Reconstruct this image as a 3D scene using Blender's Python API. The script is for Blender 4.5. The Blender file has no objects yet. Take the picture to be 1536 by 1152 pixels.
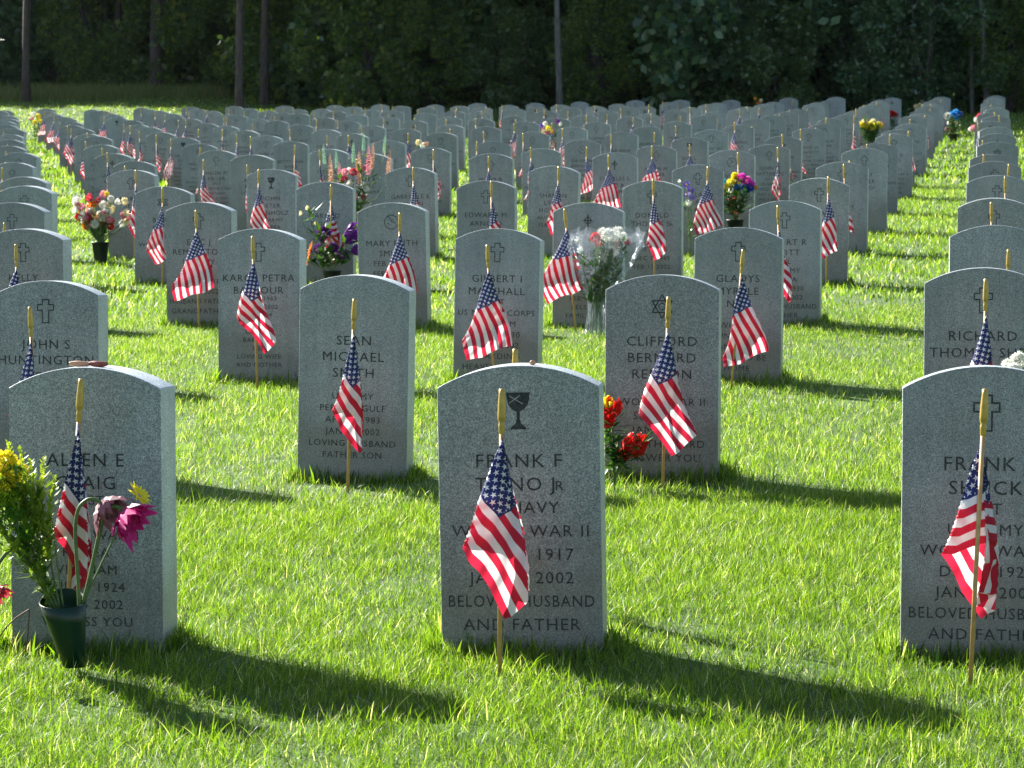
import bpy, bmesh, math, random
import numpy as np
from mathutils import Vector, Matrix
rad = math.radians
random.seed(11)
rng = np.random.default_rng(5)
scene = bpy.context.scene
C = scene.collection

# ------------------------------------------------------------------ camera, sky, sun, exposure
F = 4000.0                       # focal length in photo pixels (1536 wide)
CAM = Vector((0, 0, 0.86))
PITCH = math.atan(243.0 / F)
cd = bpy.data.cameras.new('camera'); cam = bpy.data.objects.new('camera', cd); C.objects.link(cam)
cd.sensor_width = 36.0; cd.lens = 36.0 * F / 1536.0; cd.clip_start = 0.1; cd.clip_end = 1200
cam.location = CAM; cam.rotation_euler = (math.pi / 2 - PITCH, 0, 0)
cd.dof.use_dof = True; cd.dof.focus_distance = 6.3; cd.dof.aperture_fstop = 24.0
scene.camera = cam

SUN_EL, SUN_AZ = rad(32), rad(-45)         # azimuth measured from +Y towards +X
world = bpy.data.worlds.new('World'); scene.world = world; world.use_nodes = True
wn = world.node_tree; wn.nodes.clear()
sky = wn.nodes.new('ShaderNodeTexSky'); sky.sky_type = 'NISHITA'; sky.sun_disc = False
sky.sun_elevation = SUN_EL; sky.sun_rotation = SUN_AZ
sky.air_density = 1.0; sky.dust_density = 1.0
bg = wn.nodes.new('ShaderNodeBackground'); bg.inputs['Strength'].default_value = 0.058
wo = wn.nodes.new('ShaderNodeOutputWorld')
wn.links.new(sky.outputs[0], bg.inputs[0]); wn.links.new(bg.outputs[0], wo.inputs[0])

sd = bpy.data.lights.new('sun', 'SUN'); sun = bpy.data.objects.new('sun', sd); C.objects.link(sun)
sd.energy = 5.0; sd.angle = rad(0.55); sd.color = (1.0, 0.95, 0.86)
SDIR = Vector((math.sin(SUN_AZ) * math.cos(SUN_EL), math.cos(SUN_AZ) * math.cos(SUN_EL), math.sin(SUN_EL)))
sun.rotation_euler = (-SDIR).to_track_quat('-Z', 'Y').to_euler()
sun.location = (-20, 30, 30)
vs = scene.view_settings
vs.view_transform = 'Standard'; vs.look = 'None'; vs.exposure = 1.88; vs.gamma = 1.0
scene.cycles.max_bounces = 8
scene.cycles.transparent_max_bounces = 16

# ------------------------------------------------------------------ small helpers
def P(x, y, Y):
    """world point on the sight line of photo pixel (x, y) at forward distance Y"""
    cx, cy = (x - 768) / F, (576 - y) / F
    cp, sp = math.cos(PITCH), math.sin(PITCH)
    fy = cp + cy * sp; fz = -sp + cy * cp
    return Vector((CAM.x + cx * Y / fy, CAM.y + Y, CAM.z + fz * Y / fy))

def proj(p):
    d = Vector(p) - CAM
    cp, sp = math.cos(PITCH), math.sin(PITCH)
    z = d.y * cp - d.z * sp; u = d.y * sp + d.z * cp
    return 768 + F * d.x / z, 576 - F * u / z, z

YAW = math.atan(0.4115 / 2.275)
DD = Vector((math.sin(YAW), math.cos(YAW), 0)); RD = Vector((math.cos(YAW), -math.sin(YAW), 0))
B0 = Vector((0.026, 5.3, 0)); LCOL, LROW = 0.90, 2.313

def ground(x, y):
    """height of the lawn (numpy friendly)"""
    t = ((x - B0.x) * DD.x + (y - B0.y) * DD.y) / LROW          # rows behind the front row
    lat = (x - B0.x) * RD.x + (y - B0.y) * RD.y
    h = np.where(t < 0, 0.125 * t, 0.13 * t)
    h = h + 0.0095 * np.clip(t - 6, 0, 14)
    h = h + 0.006 * lat
    h = h + 0.012 * np.sin(x * 1.3 + 0.7 * y) * np.sin(y * 0.9 - 0.4 * x)
    far = np.clip(y - 50, 0, 45)
    h = h + far * (0.018 + 0.037 * np.clip((-x - 1.0) / 6.0, 0, 1))
    h = h - np.clip(y - 110, 0, 9999) * 0.05
    return h

def gz(x, y): return float(ground(np.float64(x), np.float64(y)))

def tag(o, label=None, cat=None, group=None, kind=None):
    if label: o['label'] = label
    if cat: o['category'] = cat
    if group: o['group'] = group
    if kind: o['kind'] = kind
    return o

def mesh_obj(name, me, mat=None, parent=None, loc=None):
    o = bpy.data.objects.new(name, me); C.objects.link(o)
    if mat is not None and not me.materials: me.materials.append(mat)
    if parent is not None: o.parent = parent
    if loc is not None: o.location = loc
    return o

def empty(name, loc):
    o = bpy.data.objects.new(name, None); C.objects.link(o); o.location = loc; o.empty_display_size = 0.05
    return o

class MB:
    def __init__(s): s.v = []; s.f = []
    def add(s, vs_, fs):
        b = len(s.v); s.v += [tuple(v) for v in vs_]; s.f += [tuple(i + b for i in f) for f in fs]
    def tube(s, pts, radii, n=6, cap=True):
        pts = [Vector(p) for p in pts]
        if not hasattr(radii, '__len__'): radii = [radii] * len(pts)
        rings = []; prev = None
        for i, p in enumerate(pts):
            d = (pts[min(i + 1, len(pts) - 1)] - pts[max(i - 1, 0)]).normalized()
            a = prev if prev is not None else Vector((1, 0.13, 0.07))
            a = a - d * a.dot(d)
            if a.length < 1e-4: a = Vector((0, 1, 0.2)) - d * d.y
            a.normalize(); prev = a; b = d.cross(a)
            rings.append([p + (a * math.cos(2 * math.pi * k / n) + b * math.sin(2 * math.pi * k / n)) * radii[i] for k in range(n)])
        vs_ = [v for r in rings for v in r]; fs = []
        for i in range(len(rings) - 1):
            for k in range(n):
                fs.append((i * n + k, i * n + (k + 1) % n, (i + 1) * n + (k + 1) % n, (i + 1) * n + k))
        if cap: fs.append(tuple(range(n - 1, -1, -1))); fs.append(tuple((len(rings) - 1) * n + k for k in range(n)))
        s.add(vs_, fs)
    def leaf(s, base, tip, width, up=Vector((0, 0, 1)), fold=0.25):
        base, tip = Vector(base), Vector(tip); d = tip - base
        side = d.cross(up)
        if side.length < 1e-6: side = d.cross(Vector((1, 0, 0)))
        side.normalize(); nrm = side.cross(d).normalized(); w = width / 2
        m = base + d * 0.45
        s.add([base, m + side * w, tip, m - side * w, m - nrm * w * fold], [(0, 1, 4), (1, 2, 4), (2, 3, 4), (3, 0, 4)])
    def lathe(s, prof, n=16, c=Vector((0, 0, 0))):
        vs_ = []; fs = []
        for r, z in prof:
            for k in range(n):
                a = 2 * math.pi * k / n; vs_.append((c[0] + r * math.cos(a), c[1] + r * math.sin(a), c[2] + z))
        for i in range(len(prof) - 1):
            for k in range(n):
                fs.append((i * n + k, i * n + (k + 1) % n, (i + 1) * n + (k + 1) % n, (i + 1) * n + k))
        s.add(vs_, fs)
    def mesh(s, name, smooth=False):
        me = bpy.data.meshes.new(name); me.from_pydata(s.v, [], s.f); me.update()
        if smooth: me.polygons.foreach_set('use_smooth', [True] * len(me.polygons))
        return me
    def build(s, name, mat, parent=None, loc=None, smooth=False):
        return mesh_obj(name, s.mesh(name, smooth), mat, parent, loc)

# ------------------------------------------------------------------ node helpers / materials
def new_mat(name):
    m = bpy.data.materials.new(name); m.use_nodes = True; nt = m.node_tree; nt.nodes.clear()
    out = nt.nodes.new('ShaderNodeOutputMaterial'); return m, nt, out

class NT:
    def __init__(s, nt): s.nt = nt
    def m(s, op, a, b=None, c=None):
        n = s.nt.nodes.new('ShaderNodeMath'); n.operation = op
        for i, v in enumerate((a, b, c)):
            if v is None: continue
            if isinstance(v, (int, float)): n.inputs[i].default_value = v
            else: s.nt.links.new(v, n.inputs[i])
        return n.outputs[0]
    def mix(s, fac, a, b):
        n = s.nt.nodes.new('ShaderNodeMix'); n.data_type = 'RGBA'
        for key, v in ((0, fac), (6, a), (7, b)):
            if isinstance(v, (int, float)): n.inputs[key].default_value = v
            elif isinstance(v, (tuple, list)): n.inputs[key].default_value = (*v[:3], 1)
            else: s.nt.links.new(v, n.inputs[key])
        return n.outputs[2]
    def noise(s, scale, detail=3, vec=None, rough=0.6):
        n = s.nt.nodes.new('ShaderNodeTexNoise'); n.inputs['Scale'].default_value = scale
        n.inputs['Detail'].default_value = detail; n.inputs['Roughness'].default_value = rough
        if vec is not None: s.nt.links.new(vec, n.inputs['Vector'])
        return n.outputs['Fac']
    def ramp(s, fac, stops):
        n = s.nt.nodes.new('ShaderNodeValToRGB'); s.nt.links.new(fac, n.inputs[0])
        el = n.color_ramp.elements
        while len(el) < len(stops): el.new(0.5)
        for e, (p, c) in zip(el, stops): e.position = p; e.color = (*c, 1)
        return n.outputs[0]
    def node(s, t): return s.nt.nodes.new(t)
    def link(s, a, b): s.nt.links.new(a, b)

def granite(name='granite', gain=1.0):
    m, nt, out = new_mat(name); N = NT(nt)
    tc = N.node('ShaderNodeTexCoord'); oi = N.node('ShaderNodeObjectInfo')
    add = N.node('ShaderNodeVectorMath'); add.operation = 'MULTIPLY_ADD'
    comb = N.node('ShaderNodeCombineXYZ')
    for i in range(3): N.link(oi.outputs['Random'], comb.inputs[i])
    N.link(comb.outputs[0], add.inputs[0]); add.inputs[1].default_value = (37, 17, 23); N.link(tc.outputs['Object'], add.inputs[2])
    v = add.outputs[0]
    n1 = N.noise(400, 2, v, 0.7); n2 = N.noise(7, 4, v)
    vor = N.node('ShaderNodeTexVoronoi'); vor.inputs['Scale'].default_value = 250; N.link(v, vor.inputs['Vector'])
    speck = N.ramp(n1, [(0.32, (0.075, 0.09, 0.095)), (0.47, (0.175, 0.202, 0.215)), (0.55, (0.245, 0.278, 0.29)), (0.70, (0.37, 0.40, 0.39))])
    vr = N.ramp(vor.outputs['Color'], [(0.0, (0.72, 0.72, 0.72)), (1.0, (1.18, 1.18, 1.18))])
    mul = N.node('ShaderNodeMix'); mul.data_type = 'RGBA'; mul.blend_type = 'MULTIPLY'; mul.inputs[0].default_value = 1
    N.link(speck, mul.inputs[6]); N.link(vr, mul.inputs[7])
    mp = N.node('ShaderNodeMapping'); mp.inputs['Scale'].default_value = (38, 38, 1.6); N.link(v, mp.inputs[0])
    streak = N.noise(1.0, 4, mp.outputs[0])                      # faint rain streaks down the stone
    st = N.ramp(N.m('ADD', N.m('MULTIPLY', n2, 0.6), N.m('MULTIPLY', streak, 0.4)), [(0.36, (0.80, 0.81, 0.80)), (0.64, (1.14, 1.11, 1.09))])
    mul2 = N.node('ShaderNodeMix'); mul2.data_type = 'RGBA'; mul2.blend_type = 'MULTIPLY'; mul2.inputs[0].default_value = 1
    N.link(mul.outputs[2], mul2.inputs[6]); N.link(st, mul2.inputs[7])
    # contact shade at the stone's foot, put into the colour (uneven upper edge)
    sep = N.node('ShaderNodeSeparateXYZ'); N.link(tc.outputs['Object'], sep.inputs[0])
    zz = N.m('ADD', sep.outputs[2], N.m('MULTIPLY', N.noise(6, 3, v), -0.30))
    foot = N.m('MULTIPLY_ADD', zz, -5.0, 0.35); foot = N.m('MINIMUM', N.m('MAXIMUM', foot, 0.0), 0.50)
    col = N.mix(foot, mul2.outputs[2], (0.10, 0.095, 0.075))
    # each stone a little different in tone
    hv = N.node('ShaderNodeHueSaturation'); N.link(col, hv.inputs['Color'])
    N.link(N.m('MULTIPLY_ADD', oi.outputs['Random'], 0.28 * gain, 0.99 * gain), hv.inputs['Value'])
    b = N.node('ShaderNodeBsdfPrincipled'); N.link(hv.outputs[0], b.inputs['Base Color'])
    b.inputs['Roughness'].default_value = 0.42; b.inputs['Specular IOR Level'].default_value = 0.6
    bump = N.node('ShaderNodeBump'); bump.inputs['Strength'].default_value = 0.25; bump.inputs['Distance'].default_value = 0.0008
    N.link(n1, bump.inputs['Height']); N.link(bump.outputs[0], b.inputs['Normal'])
    N.link(b.outputs[0], out.inputs[0]); return m

def plain(name, col, rough=0.6, var=0.25, scale=60, spec=0.4, metallic=0.0, trans=0.0):
    m, nt, out = new_mat(name); N = NT(nt)
    tc = N.node('ShaderNodeTexCoord'); n = N.noise(scale, 3, tc.outputs['Object'])
    lo = tuple(c * (1 - var) for c in col); hi = tuple(min(1, c * (1 + var)) for c in col)
    c = N.ramp(n, [(0.3, lo), (0.7, hi)])
    b = N.node('ShaderNodeBsdfPrincipled'); N.link(c, b.inputs['Base Color'])
    b.inputs['Roughness'].default_value = rough; b.inputs['Specular IOR Level'].default_value = spec
    b.inputs['Metallic'].default_value = metallic
    if trans > 0:
        t = N.node('ShaderNodeBsdfTranslucent'); N.link(c, t.inputs['Color'])
        mx = N.node('ShaderNodeMixShader'); mx.inputs[0].default_value = trans
        N.link(b.outputs[0], mx.inputs[1]); N.link(t.outputs[0], mx.inputs[2]); N.link(mx.outputs[0], out.inputs[0])
    else: N.link(b.outputs[0], out.inputs[0])
    return m

def foliage_mat(name, stops, trans=0.45, attr=None, rough=0.4, tcol=(1.3, 1.25, 0.55), spec=0.5):
    m, nt, out = new_mat(name); N = NT(nt)
    if attr:
        a = N.node('ShaderNodeAttribute'); a.attribute_name = attr; f = a.outputs['Fac']
    else:
        g = N.node('ShaderNodeNewGeometry'); f = g.outputs['Random Per Island']
    c = N.ramp(f, stops)
    b = N.node('ShaderNodeBsdfPrincipled'); N.link(c, b.inputs['Base Color']); b.inputs['Roughness'].default_value = rough
    b.inputs['Specular IOR Level'].default_value = spec
    t = N.node('ShaderNodeBsdfTranslucent')
    mu = N.node('ShaderNodeMix'); mu.data_type = 'RGBA'; mu.blend_type = 'MULTIPLY'; mu.inputs[0].default_value = 1
    N.link(c, mu.inputs[6]); mu.inputs[7].default_value = (*tcol, 1); N.link(mu.outputs[2], t.inputs['Color'])
    mx = N.node('ShaderNodeMixShader'); mx.inputs[0].default_value = trans
    N.link(b.outputs[0], mx.inputs[1]); N.link(t.outputs[0], mx.inputs[2]); N.link(mx.outputs[0], out.inputs[0])
    return m

def flag_mat():
    m, nt, out = new_mat('flag_cloth'); N = NT(nt)
    uv = N.node('ShaderNodeUVMap'); uv.uv_map = 'UVMap'
    sep = N.node('ShaderNodeSeparateXYZ'); N.link(uv.outputs[0], sep.inputs[0])
    u, v = sep.outputs[0], sep.outputs[1]                        # v = 0 at the top edge, 1 at the bottom
    stripe = N.m('MODULO', N.m('FLOOR', N.m('MULTIPLY', v, 13.0)), 2.0)      # 0 red, 1 white
    UC, VC = 0.42, 7 / 13.0
    canton = N.m('MULTIPLY', N.m('LESS_THAN', u, UC), N.m('LESS_THAN', v, VC))
    gx = N.m('MULTIPLY', u, 12.0 / UC); gy = N.m('MULTIPLY', v, 10.0 / VC)
    cw, ch = UC * 0.305 / 12, VC * 0.203 / 10
    def star(par):
        px = N.m('SUBTRACT', N.m('MODULO', N.m('ADD', gx, 2.0 - par + 1.0 ), 2.0), 1.0)
        py = N.m('SUBTRACT', N.m('MODULO', N.m('ADD', gy, 2.0 - par + 1.0), 2.0), 1.0)
        X = N.m('MULTIPLY', px, cw / ch); Yv = py
        r = N.m('SQRT', N.m('ADD', N.m('MULTIPLY', X, X), N.m('MULTIPLY', Yv, Yv)))
        a = N.m('ARCTAN2', X, N.m('MULTIPLY', Yv, -1.0))
        w = 2 * math.pi / 5
        fo = N.m('ABSOLUTE', N.m('SUBTRACT', N.m('MODULO', N.m('ADD', a, w * 10.5), w), w / 2))
        R, q = 0.66, 0.382 * 0.66
        qx, qy = q * math.cos(w / 2), q * math.sin(w / 2)
        nx, ny = qy, R - qx                                    # normal of the edge (R,0)-(qx,qy)
        d = N.m('ADD', N.m('MULTIPLY', N.m('MULTIPLY', r, N.m('COSINE', fo)), nx), N.m('MULTIPLY', N.m('MULTIPLY', r, N.m('SINE', fo)), ny))
        return N.m('LESS_THAN', d, nx * R)
    inb = N.m('MULTIPLY', N.m('MULTIPLY', N.m('GREATER_THAN', gx, 0.3), N.m('LESS_THAN', gx, 11.7)), N.m('MULTIPLY', N.m('GREATER_THAN', gy, 0.3), N.m('LESS_THAN', gy, 9.7)))
    st = N.m('MULTIPLY', N.m('MAXIMUM', star(1.0), star(0.0)), inb)
    white = (0.80, 0.80, 0.82); red = (0.52, 0.018, 0.045); blue = (0.022, 0.032, 0.13)
    c = N.mix(stripe, red, white); c = N.mix(canton, c, N.mix(st, blue, white))
    b = N.node('ShaderNodeBsdfPrincipled'); N.link(c, b.inputs['Base Color']); b.inputs['Roughness'].default_value = 0.55
    b.inputs['Specular IOR Level'].default_value = 0.3
    t = N.node('ShaderNodeBsdfTranslucent')
    tcm = N.mix(stripe, (0.62, 0.02, 0.06), (0.85, 0.85, 0.85)); tcm = N.mix(canton, tcm, N.mix(st, (0.03, 0.045, 0.20), (0.8, 0.8, 0.85)))
    N.link(tcm, t.inputs['Color'])
    mx = N.node('ShaderNodeMixShader'); mx.inputs[0].default_value = 0.42
    N.link(b.outputs[0], mx.inputs[1]); N.link(t.outputs[0], mx.inputs[2]); N.link(mx.outputs[0], out.inputs[0])
    return m

def ground_mat():
    m, nt, out = new_mat('turf_soil'); N = NT(nt)
    tc = N.node('ShaderNodeTexCoord')
    n1 = N.noise(14, 5, tc.outputs['Object']); n2 = N.noise(0.8, 4, tc.outputs['Object'])
    c = N.ramp(n1, [(0.3, (0.030, 0.055, 0.012)), (0.55, (0.055, 0.11, 0.020)), (0.75, (0.10, 0.13, 0.04))])
    c2 = N.ramp(n2, [(0.3, (0.8, 0.8, 0.8)), (0.7, (1.2, 1.15, 1.1))])
    mu = N.node('ShaderNodeMix'); mu.data_type = 'RGBA'; mu.blend_type = 'MULTIPLY'; mu.inputs[0].default_value = 1
    N.link(c, mu.inputs[6]); N.link(c2, mu.inputs[7])
    b = N.node('ShaderNodeBsdfPrincipled'); N.link(mu.outputs[2], b.inputs['Base Color']); b.inputs['Roughness'].default_value = 0.95
    N.link(b.outputs[0], out.inputs[0]); return m

def bark_mat(name, lo, hi):
    m, nt, out = new_mat(name); N = NT(nt)
    tc = N.node('ShaderNodeTexCoord'); mp = N.node('ShaderNodeMapping'); mp.inputs['Scale'].default_value = (9, 9, 1.6)
    N.link(tc.outputs['Object'], mp.inputs[0]); n = N.noise(3, 5, mp.outputs[0])
    c = N.ramp(n, [(0.35, lo), (0.65, hi)])
    b = N.node('ShaderNodeBsdfPrincipled'); N.link(c, b.inputs['Base Color']); b.inputs['Roughness'].default_value = 0.9
    bp = N.node('ShaderNodeBump'); bp.inputs['Distance'].default_value = 0.02; N.link(n, bp.inputs['Height']); N.link(bp.outputs[0], b.inputs['Normal'])
    N.link(b.outputs[0], out.inputs[0]); return m

def film_mat():
    m, nt, out = new_mat('clear_film'); N = NT(nt)
    tc = N.node('ShaderNodeTexCoord')
    g = N.node('ShaderNodeBsdfGlossy'); g.inputs['Roughness'].default_value = 0.12
    df = N.node('ShaderNodeBsdfTranslucent'); df.inputs['Color'].default_value = (0.75, 0.82, 0.92, 1)
    tr = N.node('ShaderNodeBsdfTransparent'); tr.inputs[0].default_value = (0.93, 0.96, 1, 1)
    n = N.noise(26, 5, tc.outputs['Object'])
    bp = N.node('ShaderNodeBump'); bp.inputs['Strength'].default_value = 1.0; bp.inputs['Distance'].default_value = 0.02
    N.link(n, bp.inputs['Height']); N.link(bp.outputs[0], g.inputs['Normal']); N.link(bp.outputs[0], df.inputs['Normal'])
    m1 = N.node('ShaderNodeMixShader'); m1.inputs[0].default_value = 0.7; N.link(df.outputs[0], m1.inputs[1]); N.link(g.outputs[0], m1.inputs[2])
    m2 = N.node('ShaderNodeMixShader'); N.link(N.m('MULTIPLY_ADD', n, 0.40, -0.09), m2.inputs[0]); N.link(tr.outputs[0], m2.inputs[1]); N.link(m1.outputs[0], m2.inputs[2])
    N.link(m2.outputs[0], out.inputs[0]); return m

M = {}
M['granite'] = granite(); M['granite_sawn_lit'] = granite('granite_sawn_lit', 1.75)   # honed faces; sawn top and sides, sun brightness partly in their lighter colour
M['engraving'] = plain('engraving', (0.036, 0.042, 0.043), 0.85, 0.6, 130)
M['stone_pale'] = plain('engraving_pale', (0.30, 0.31, 0.31), 0.8, 0.4, 250)
M['flag'] = flag_mat()
M['dowel'] = plain('dowel_wood', (0.50, 0.30, 0.12), 0.6, 0.25, 40, trans=0.0)
M['gold'] = plain('gold_paint', (0.42, 0.29, 0.055), 0.42, 0.2, 60, spec=0.6, metallic=0.25)
M['grass'] = foliage_mat('grass_blade', [(0.0, (0.018, 0.060, 0.008)), (0.5, (0.132, 0.25, 0.015)), (0.82, (0.235, 0.35, 0.028)), (0.93, (0.34, 0.42, 0.19)), (1.0, (0.56, 0.58, 0.44))], 0.62, 'tint', 0.42, (1.36, 1.34, 0.50), 0.40)
M['tallgrass'] = foliage_mat('tall_grass', [(0.0, (0.06, 0.12, 0.015)), (0.7, (0.18, 0.24, 0.05)), (1.0, (0.36, 0.32, 0.14))], 0.5, 'tint')
M['soil'] = ground_mat()
M['leaf_dark'] = foliage_mat('wood_leaf_dark', [(0, (0.030, 0.080, 0.036)), (0.6, (0.055, 0.130, 0.052)), (1, (0.12, 0.20, 0.06))], 0.35, None, 0.30, spec=0.7)
M['leaf_mid'] = foliage_mat('wood_leaf_mid', [(0, (0.035, 0.08, 0.03)), (0.6, (0.065, 0.13, 0.04)), (1, (0.13, 0.19, 0.05))], 0.45, None, 0.30, spec=0.7)
M['leaf'] = foliage_mat('bouquet_leaf', [(0, (0.02, 0.07, 0.015)), (1, (0.07, 0.16, 0.03))], 0.35)
M['leaf_lime'] = foliage_mat('bouquet_leaf_lime', [(0, (0.16, 0.26, 0.03)), (1, (0.38, 0.48, 0.07))], 0.45)
M['stem'] = plain('flower_stem', (0.10, 0.17, 0.05), 0.5, 0.25, 50, trans=0.1)
M['bark'] = bark_mat('bark_brown', (0.035, 0.026, 0.024), (0.10, 0.075, 0.07))
M['bark_pale'] = bark_mat('bark_pale', (0.06, 0.06, 0.058), (0.16, 0.155, 0.15))
M['vase_green'] = plain('green_plastic', (0.004, 0.030, 0.014), 0.32, 0.15, 20, trans=0.08)
M['pot_dark'] = plain('dark_plastic', (0.015, 0.02, 0.018), 0.45, 0.2, 20)
M['film'] = film_mat()
COL = dict(white=(0.78, 0.78, 0.72), pink=(0.75, 0.30, 0.38), red=(0.62, 0.02, 0.015), orange=(0.80, 0.22, 0.03), yellow=(0.82, 0.70, 0.03),
           cream=(0.78, 0.70, 0.42), magenta=(0.62, 0.03, 0.25), hotpink=(0.80, 0.06, 0.55), purple=(0.16, 0.015, 0.26), violet=(0.13, 0.08, 0.48),
           cyan=(0.02, 0.55, 0.66), blue=(0.03, 0.09, 0.55), skyblue=(0.04, 0.35, 0.72), lime=(0.45, 0.65, 0.05), green=(0.16, 0.42, 0.04),
           peach=(0.75, 0.45, 0.30), dusty=(0.36, 0.16, 0.20), mauve=(0.30, 0.17, 0.18), rose=(0.55, 0.06, 0.10), mint=(0.30, 0.52, 0.36), yolk=(0.75, 0.42, 0.02),
           brown=(0.16, 0.09, 0.05), brick=(0.26, 0.09, 0.07), tan=(0.42, 0.27, 0.18))
PM = {k: plain('petal_' + k, c, 0.55, 0.22, 90, trans=0.35) for k, c in COL.items()}

# ------------------------------------------------------------------ ground
def build_ground():
    xs = np.unique(np.concatenate([np.linspace(-400, -32, 14), np.linspace(-32, 32, 90), np.linspace(32, 400, 14)]))
    ys = np.unique(np.concatenate([np.linspace(-60, 2, 12), np.linspace(2, 30, 100), np.linspace(30, 110, 90), np.linspace(110, 700, 16)]))
    X, Y = np.meshgrid(xs, ys); Z = ground(X, Y)
    nx, ny = len(xs), len(ys)
    v = np.stack([X, Y, Z], -1).reshape(-1, 3)
    f = [(j * nx + i, j * nx + i + 1, (j + 1) * nx + i + 1, (j + 1) * nx + i) for j in range(ny - 1) for i in range(nx - 1)]
    me = bpy.data.meshes.new('ground'); me.from_pydata(v.tolist(), [], f); me.update()
    me.polygons.foreach_set('use_smooth', [True] * len(me.polygons))
    tag(mesh_obj('ground', me, M['soil']), kind='structure')
build_ground()

# ------------------------------------------------------------------ headstones
SW, ST, SH, RISE = 0.322, 0.100, 0.57, 0.043
def stone_mesh():
    bm = bmesh.new(); n = 22; w = SW / 2
    R = (w * w + RISE * RISE) / (2 * RISE); a0 = math.asin(w / R)
    pts = [(-w, -0.16), (w, -0.16)]
    for i in range(n + 1):
        a = a0 - 2 * a0 * i / n
        pts.append((R * math.sin(a), SH - R + R * math.cos(a)))
    fr = [bm.verts.new((x, -ST / 2, z)) for x, z in pts]; bk = [bm.verts.new((x, ST / 2, z)) for x, z in pts]
    bm.faces.new(fr); bm.faces.new(bk[::-1]); k = len(pts)
    for i in range(k): bm.faces.new((fr[i], bk[i], bk[(i + 1) % k], fr[(i + 1) % k]))
    bmesh.ops.recalc_face_normals(bm, faces=bm.faces)
    ed = [e for e in bm.edges if e.calc_face_angle(0) > 0.35]
    bmesh.ops.bevel(bm, geom=ed, offset=0.0028, segments=2, profile=0.6, affect='EDGES')
    me = bpy.data.meshes.new('headstone'); bm.to_mesh(me); bm.free()
    me.materials.append(M['granite']); me.materials.append(M['granite_sawn_lit'])
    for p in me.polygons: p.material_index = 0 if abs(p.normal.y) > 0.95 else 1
    return me
STONE = stone_mesh()
FRONT = -ST / 2 - 0.0009

def ring_strip(mb, outer, inner, y=FRONT):
    n = len(outer)
    mb.add([(x, y, z) for x, z in outer] + [(x, y, z) for x, z in inner], [(i, (i + 1) % n, n + (i + 1) % n, n + i) for i in range(n)])
def poly(mb, pts, y=FRONT):
    mb.add([(x, y, z) for x, z in pts], [tuple(range(len(pts)))])
def bar(mb, p, q, w, y=FRONT):
    p, q = Vector((*p, 0)), Vector((*q, 0)); d = (q - p).normalized(); s = Vector((-d.y, d.x, 0)) * w / 2
    poly(mb, [tuple((p + s)[:2]), tuple((p - s)[:2]), tuple((q - s)[:2]), tuple((q + s)[:2])], y)

def emblem_mesh(kind):
    mb = MB(); cz = SH - 0.090
    if kind == 'cross':
        H, W, a, b, l = 0.036, 0.026, 0.0115, 0.0102, 0.0033; cb = 0.011
        def outl(i): return [(-a + i, -H + i), (a - i, -H + i), (a - i, cb - b + i), (W - i, cb - b + i), (W - i, cb + b - i), (a - i, cb + b - i), (a - i, H - i), (-a + i, H - i), (-a + i, cb + b - i), (-W + i, cb + b - i), (-W + i, cb - b + i), (-a + i, cb - b + i)]
        ring_strip(mb, [(x, z + cz) for x, z in outl(0)], [(x, z + cz) for x, z in outl(l)])
    elif kind == 'chalice':
        pr = [(0.023, 0.037), (0.0225, 0.025), (0.019, 0.012), (0.011, 0.003), (0.0035, -0.001), (0.003, -0.015), (0.006, -0.025), (0.015, -0.032), (0.016, -0.036)]
        for (r1, z1), (r2, z2) in zip(pr, pr[1:]): poly(mb, [(-r1, z1 + cz), (-r2, z2 + cz), (r2, z2 + cz), (r1, z1 + cz)])
    elif kind == 'star':
        for s in (1, -1):
            for i in range(3):
                a1 = math.pi / 2 * s + i * 2 * math.pi / 3; a2 = a1 + 2 * math.pi / 3; R = 0.033
                bar(mb, (R * math.cos(a1), cz + R * math.sin(a1)), (R * math.cos(a2), cz + R * math.sin(a2)), 0.0036, FRONT - (0.0002 if s < 0 else 0) - i * 0.00005)
        t = [(0.0105 * math.cos(i * math.pi / 12), cz + 0.0105 * math.sin(i * math.pi / 12)) for i in range(24)]
        t2 = [(0.0078 * math.cos(i * math.pi / 12), cz + 0.0078 * math.sin(i * math.pi / 12)) for i in range(24)]
        ring_strip(mb, t, t2, FRONT - 0.0005)
    elif kind == 'celtic':
        bar(mb, (0, cz + 0.034), (0, cz - 0.036), 0.006); bar(mb, (-0.021, cz + 0.008), (0.021, cz + 0.008), 0.0055, FRONT - 0.0002)
        for r1, r2 in ((0.016, 0.0125),):
            t = [(r1 * math.cos(i * math.pi / 14), cz + 0.008 + r1 * math.sin(i * math.pi / 14)) for i in range(28)]
            t2 = [(r2 * math.cos(i * math.pi / 14), cz + 0.008 + r2 * math.sin(i * math.pi / 14)) for i in range(28)]
            ring_strip(mb, t, t2, FRONT - 0.0004)
    elif kind == 'wheel':
        for r1, r2 in ((0.034, 0.0305),):
            t = [(r1 * math.cos(i * math.pi / 16), cz + r1 * math.sin(i * math.pi / 16)) for i in range(32)]
            t2 = [(r2 * math.cos(i * math.pi / 16), cz + r2 * math.sin(i * math.pi / 16)) for i in range(32)]
            ring_strip(mb, t, t2)
        bar(mb, (-0.012, cz + 0.026), (-0.002, cz + 0.006), 0.003, FRONT - 0.0001); bar(mb, (-0.003, cz + 0.006), (0.010, cz + 0.012), 0.003, FRONT - 0.0002)
        bar(mb, (-0.003, cz + 0.004), (0.020, cz - 0.004), 0.0026, FRONT - 0.0003); bar(mb, (-0.020, cz - 0.006), (-0.004, cz - 0.010), 0.0026, FRONT - 0.0001)
    me = mb.mesh('emblem'); me.materials.append(M['engraving']); return me
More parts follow.
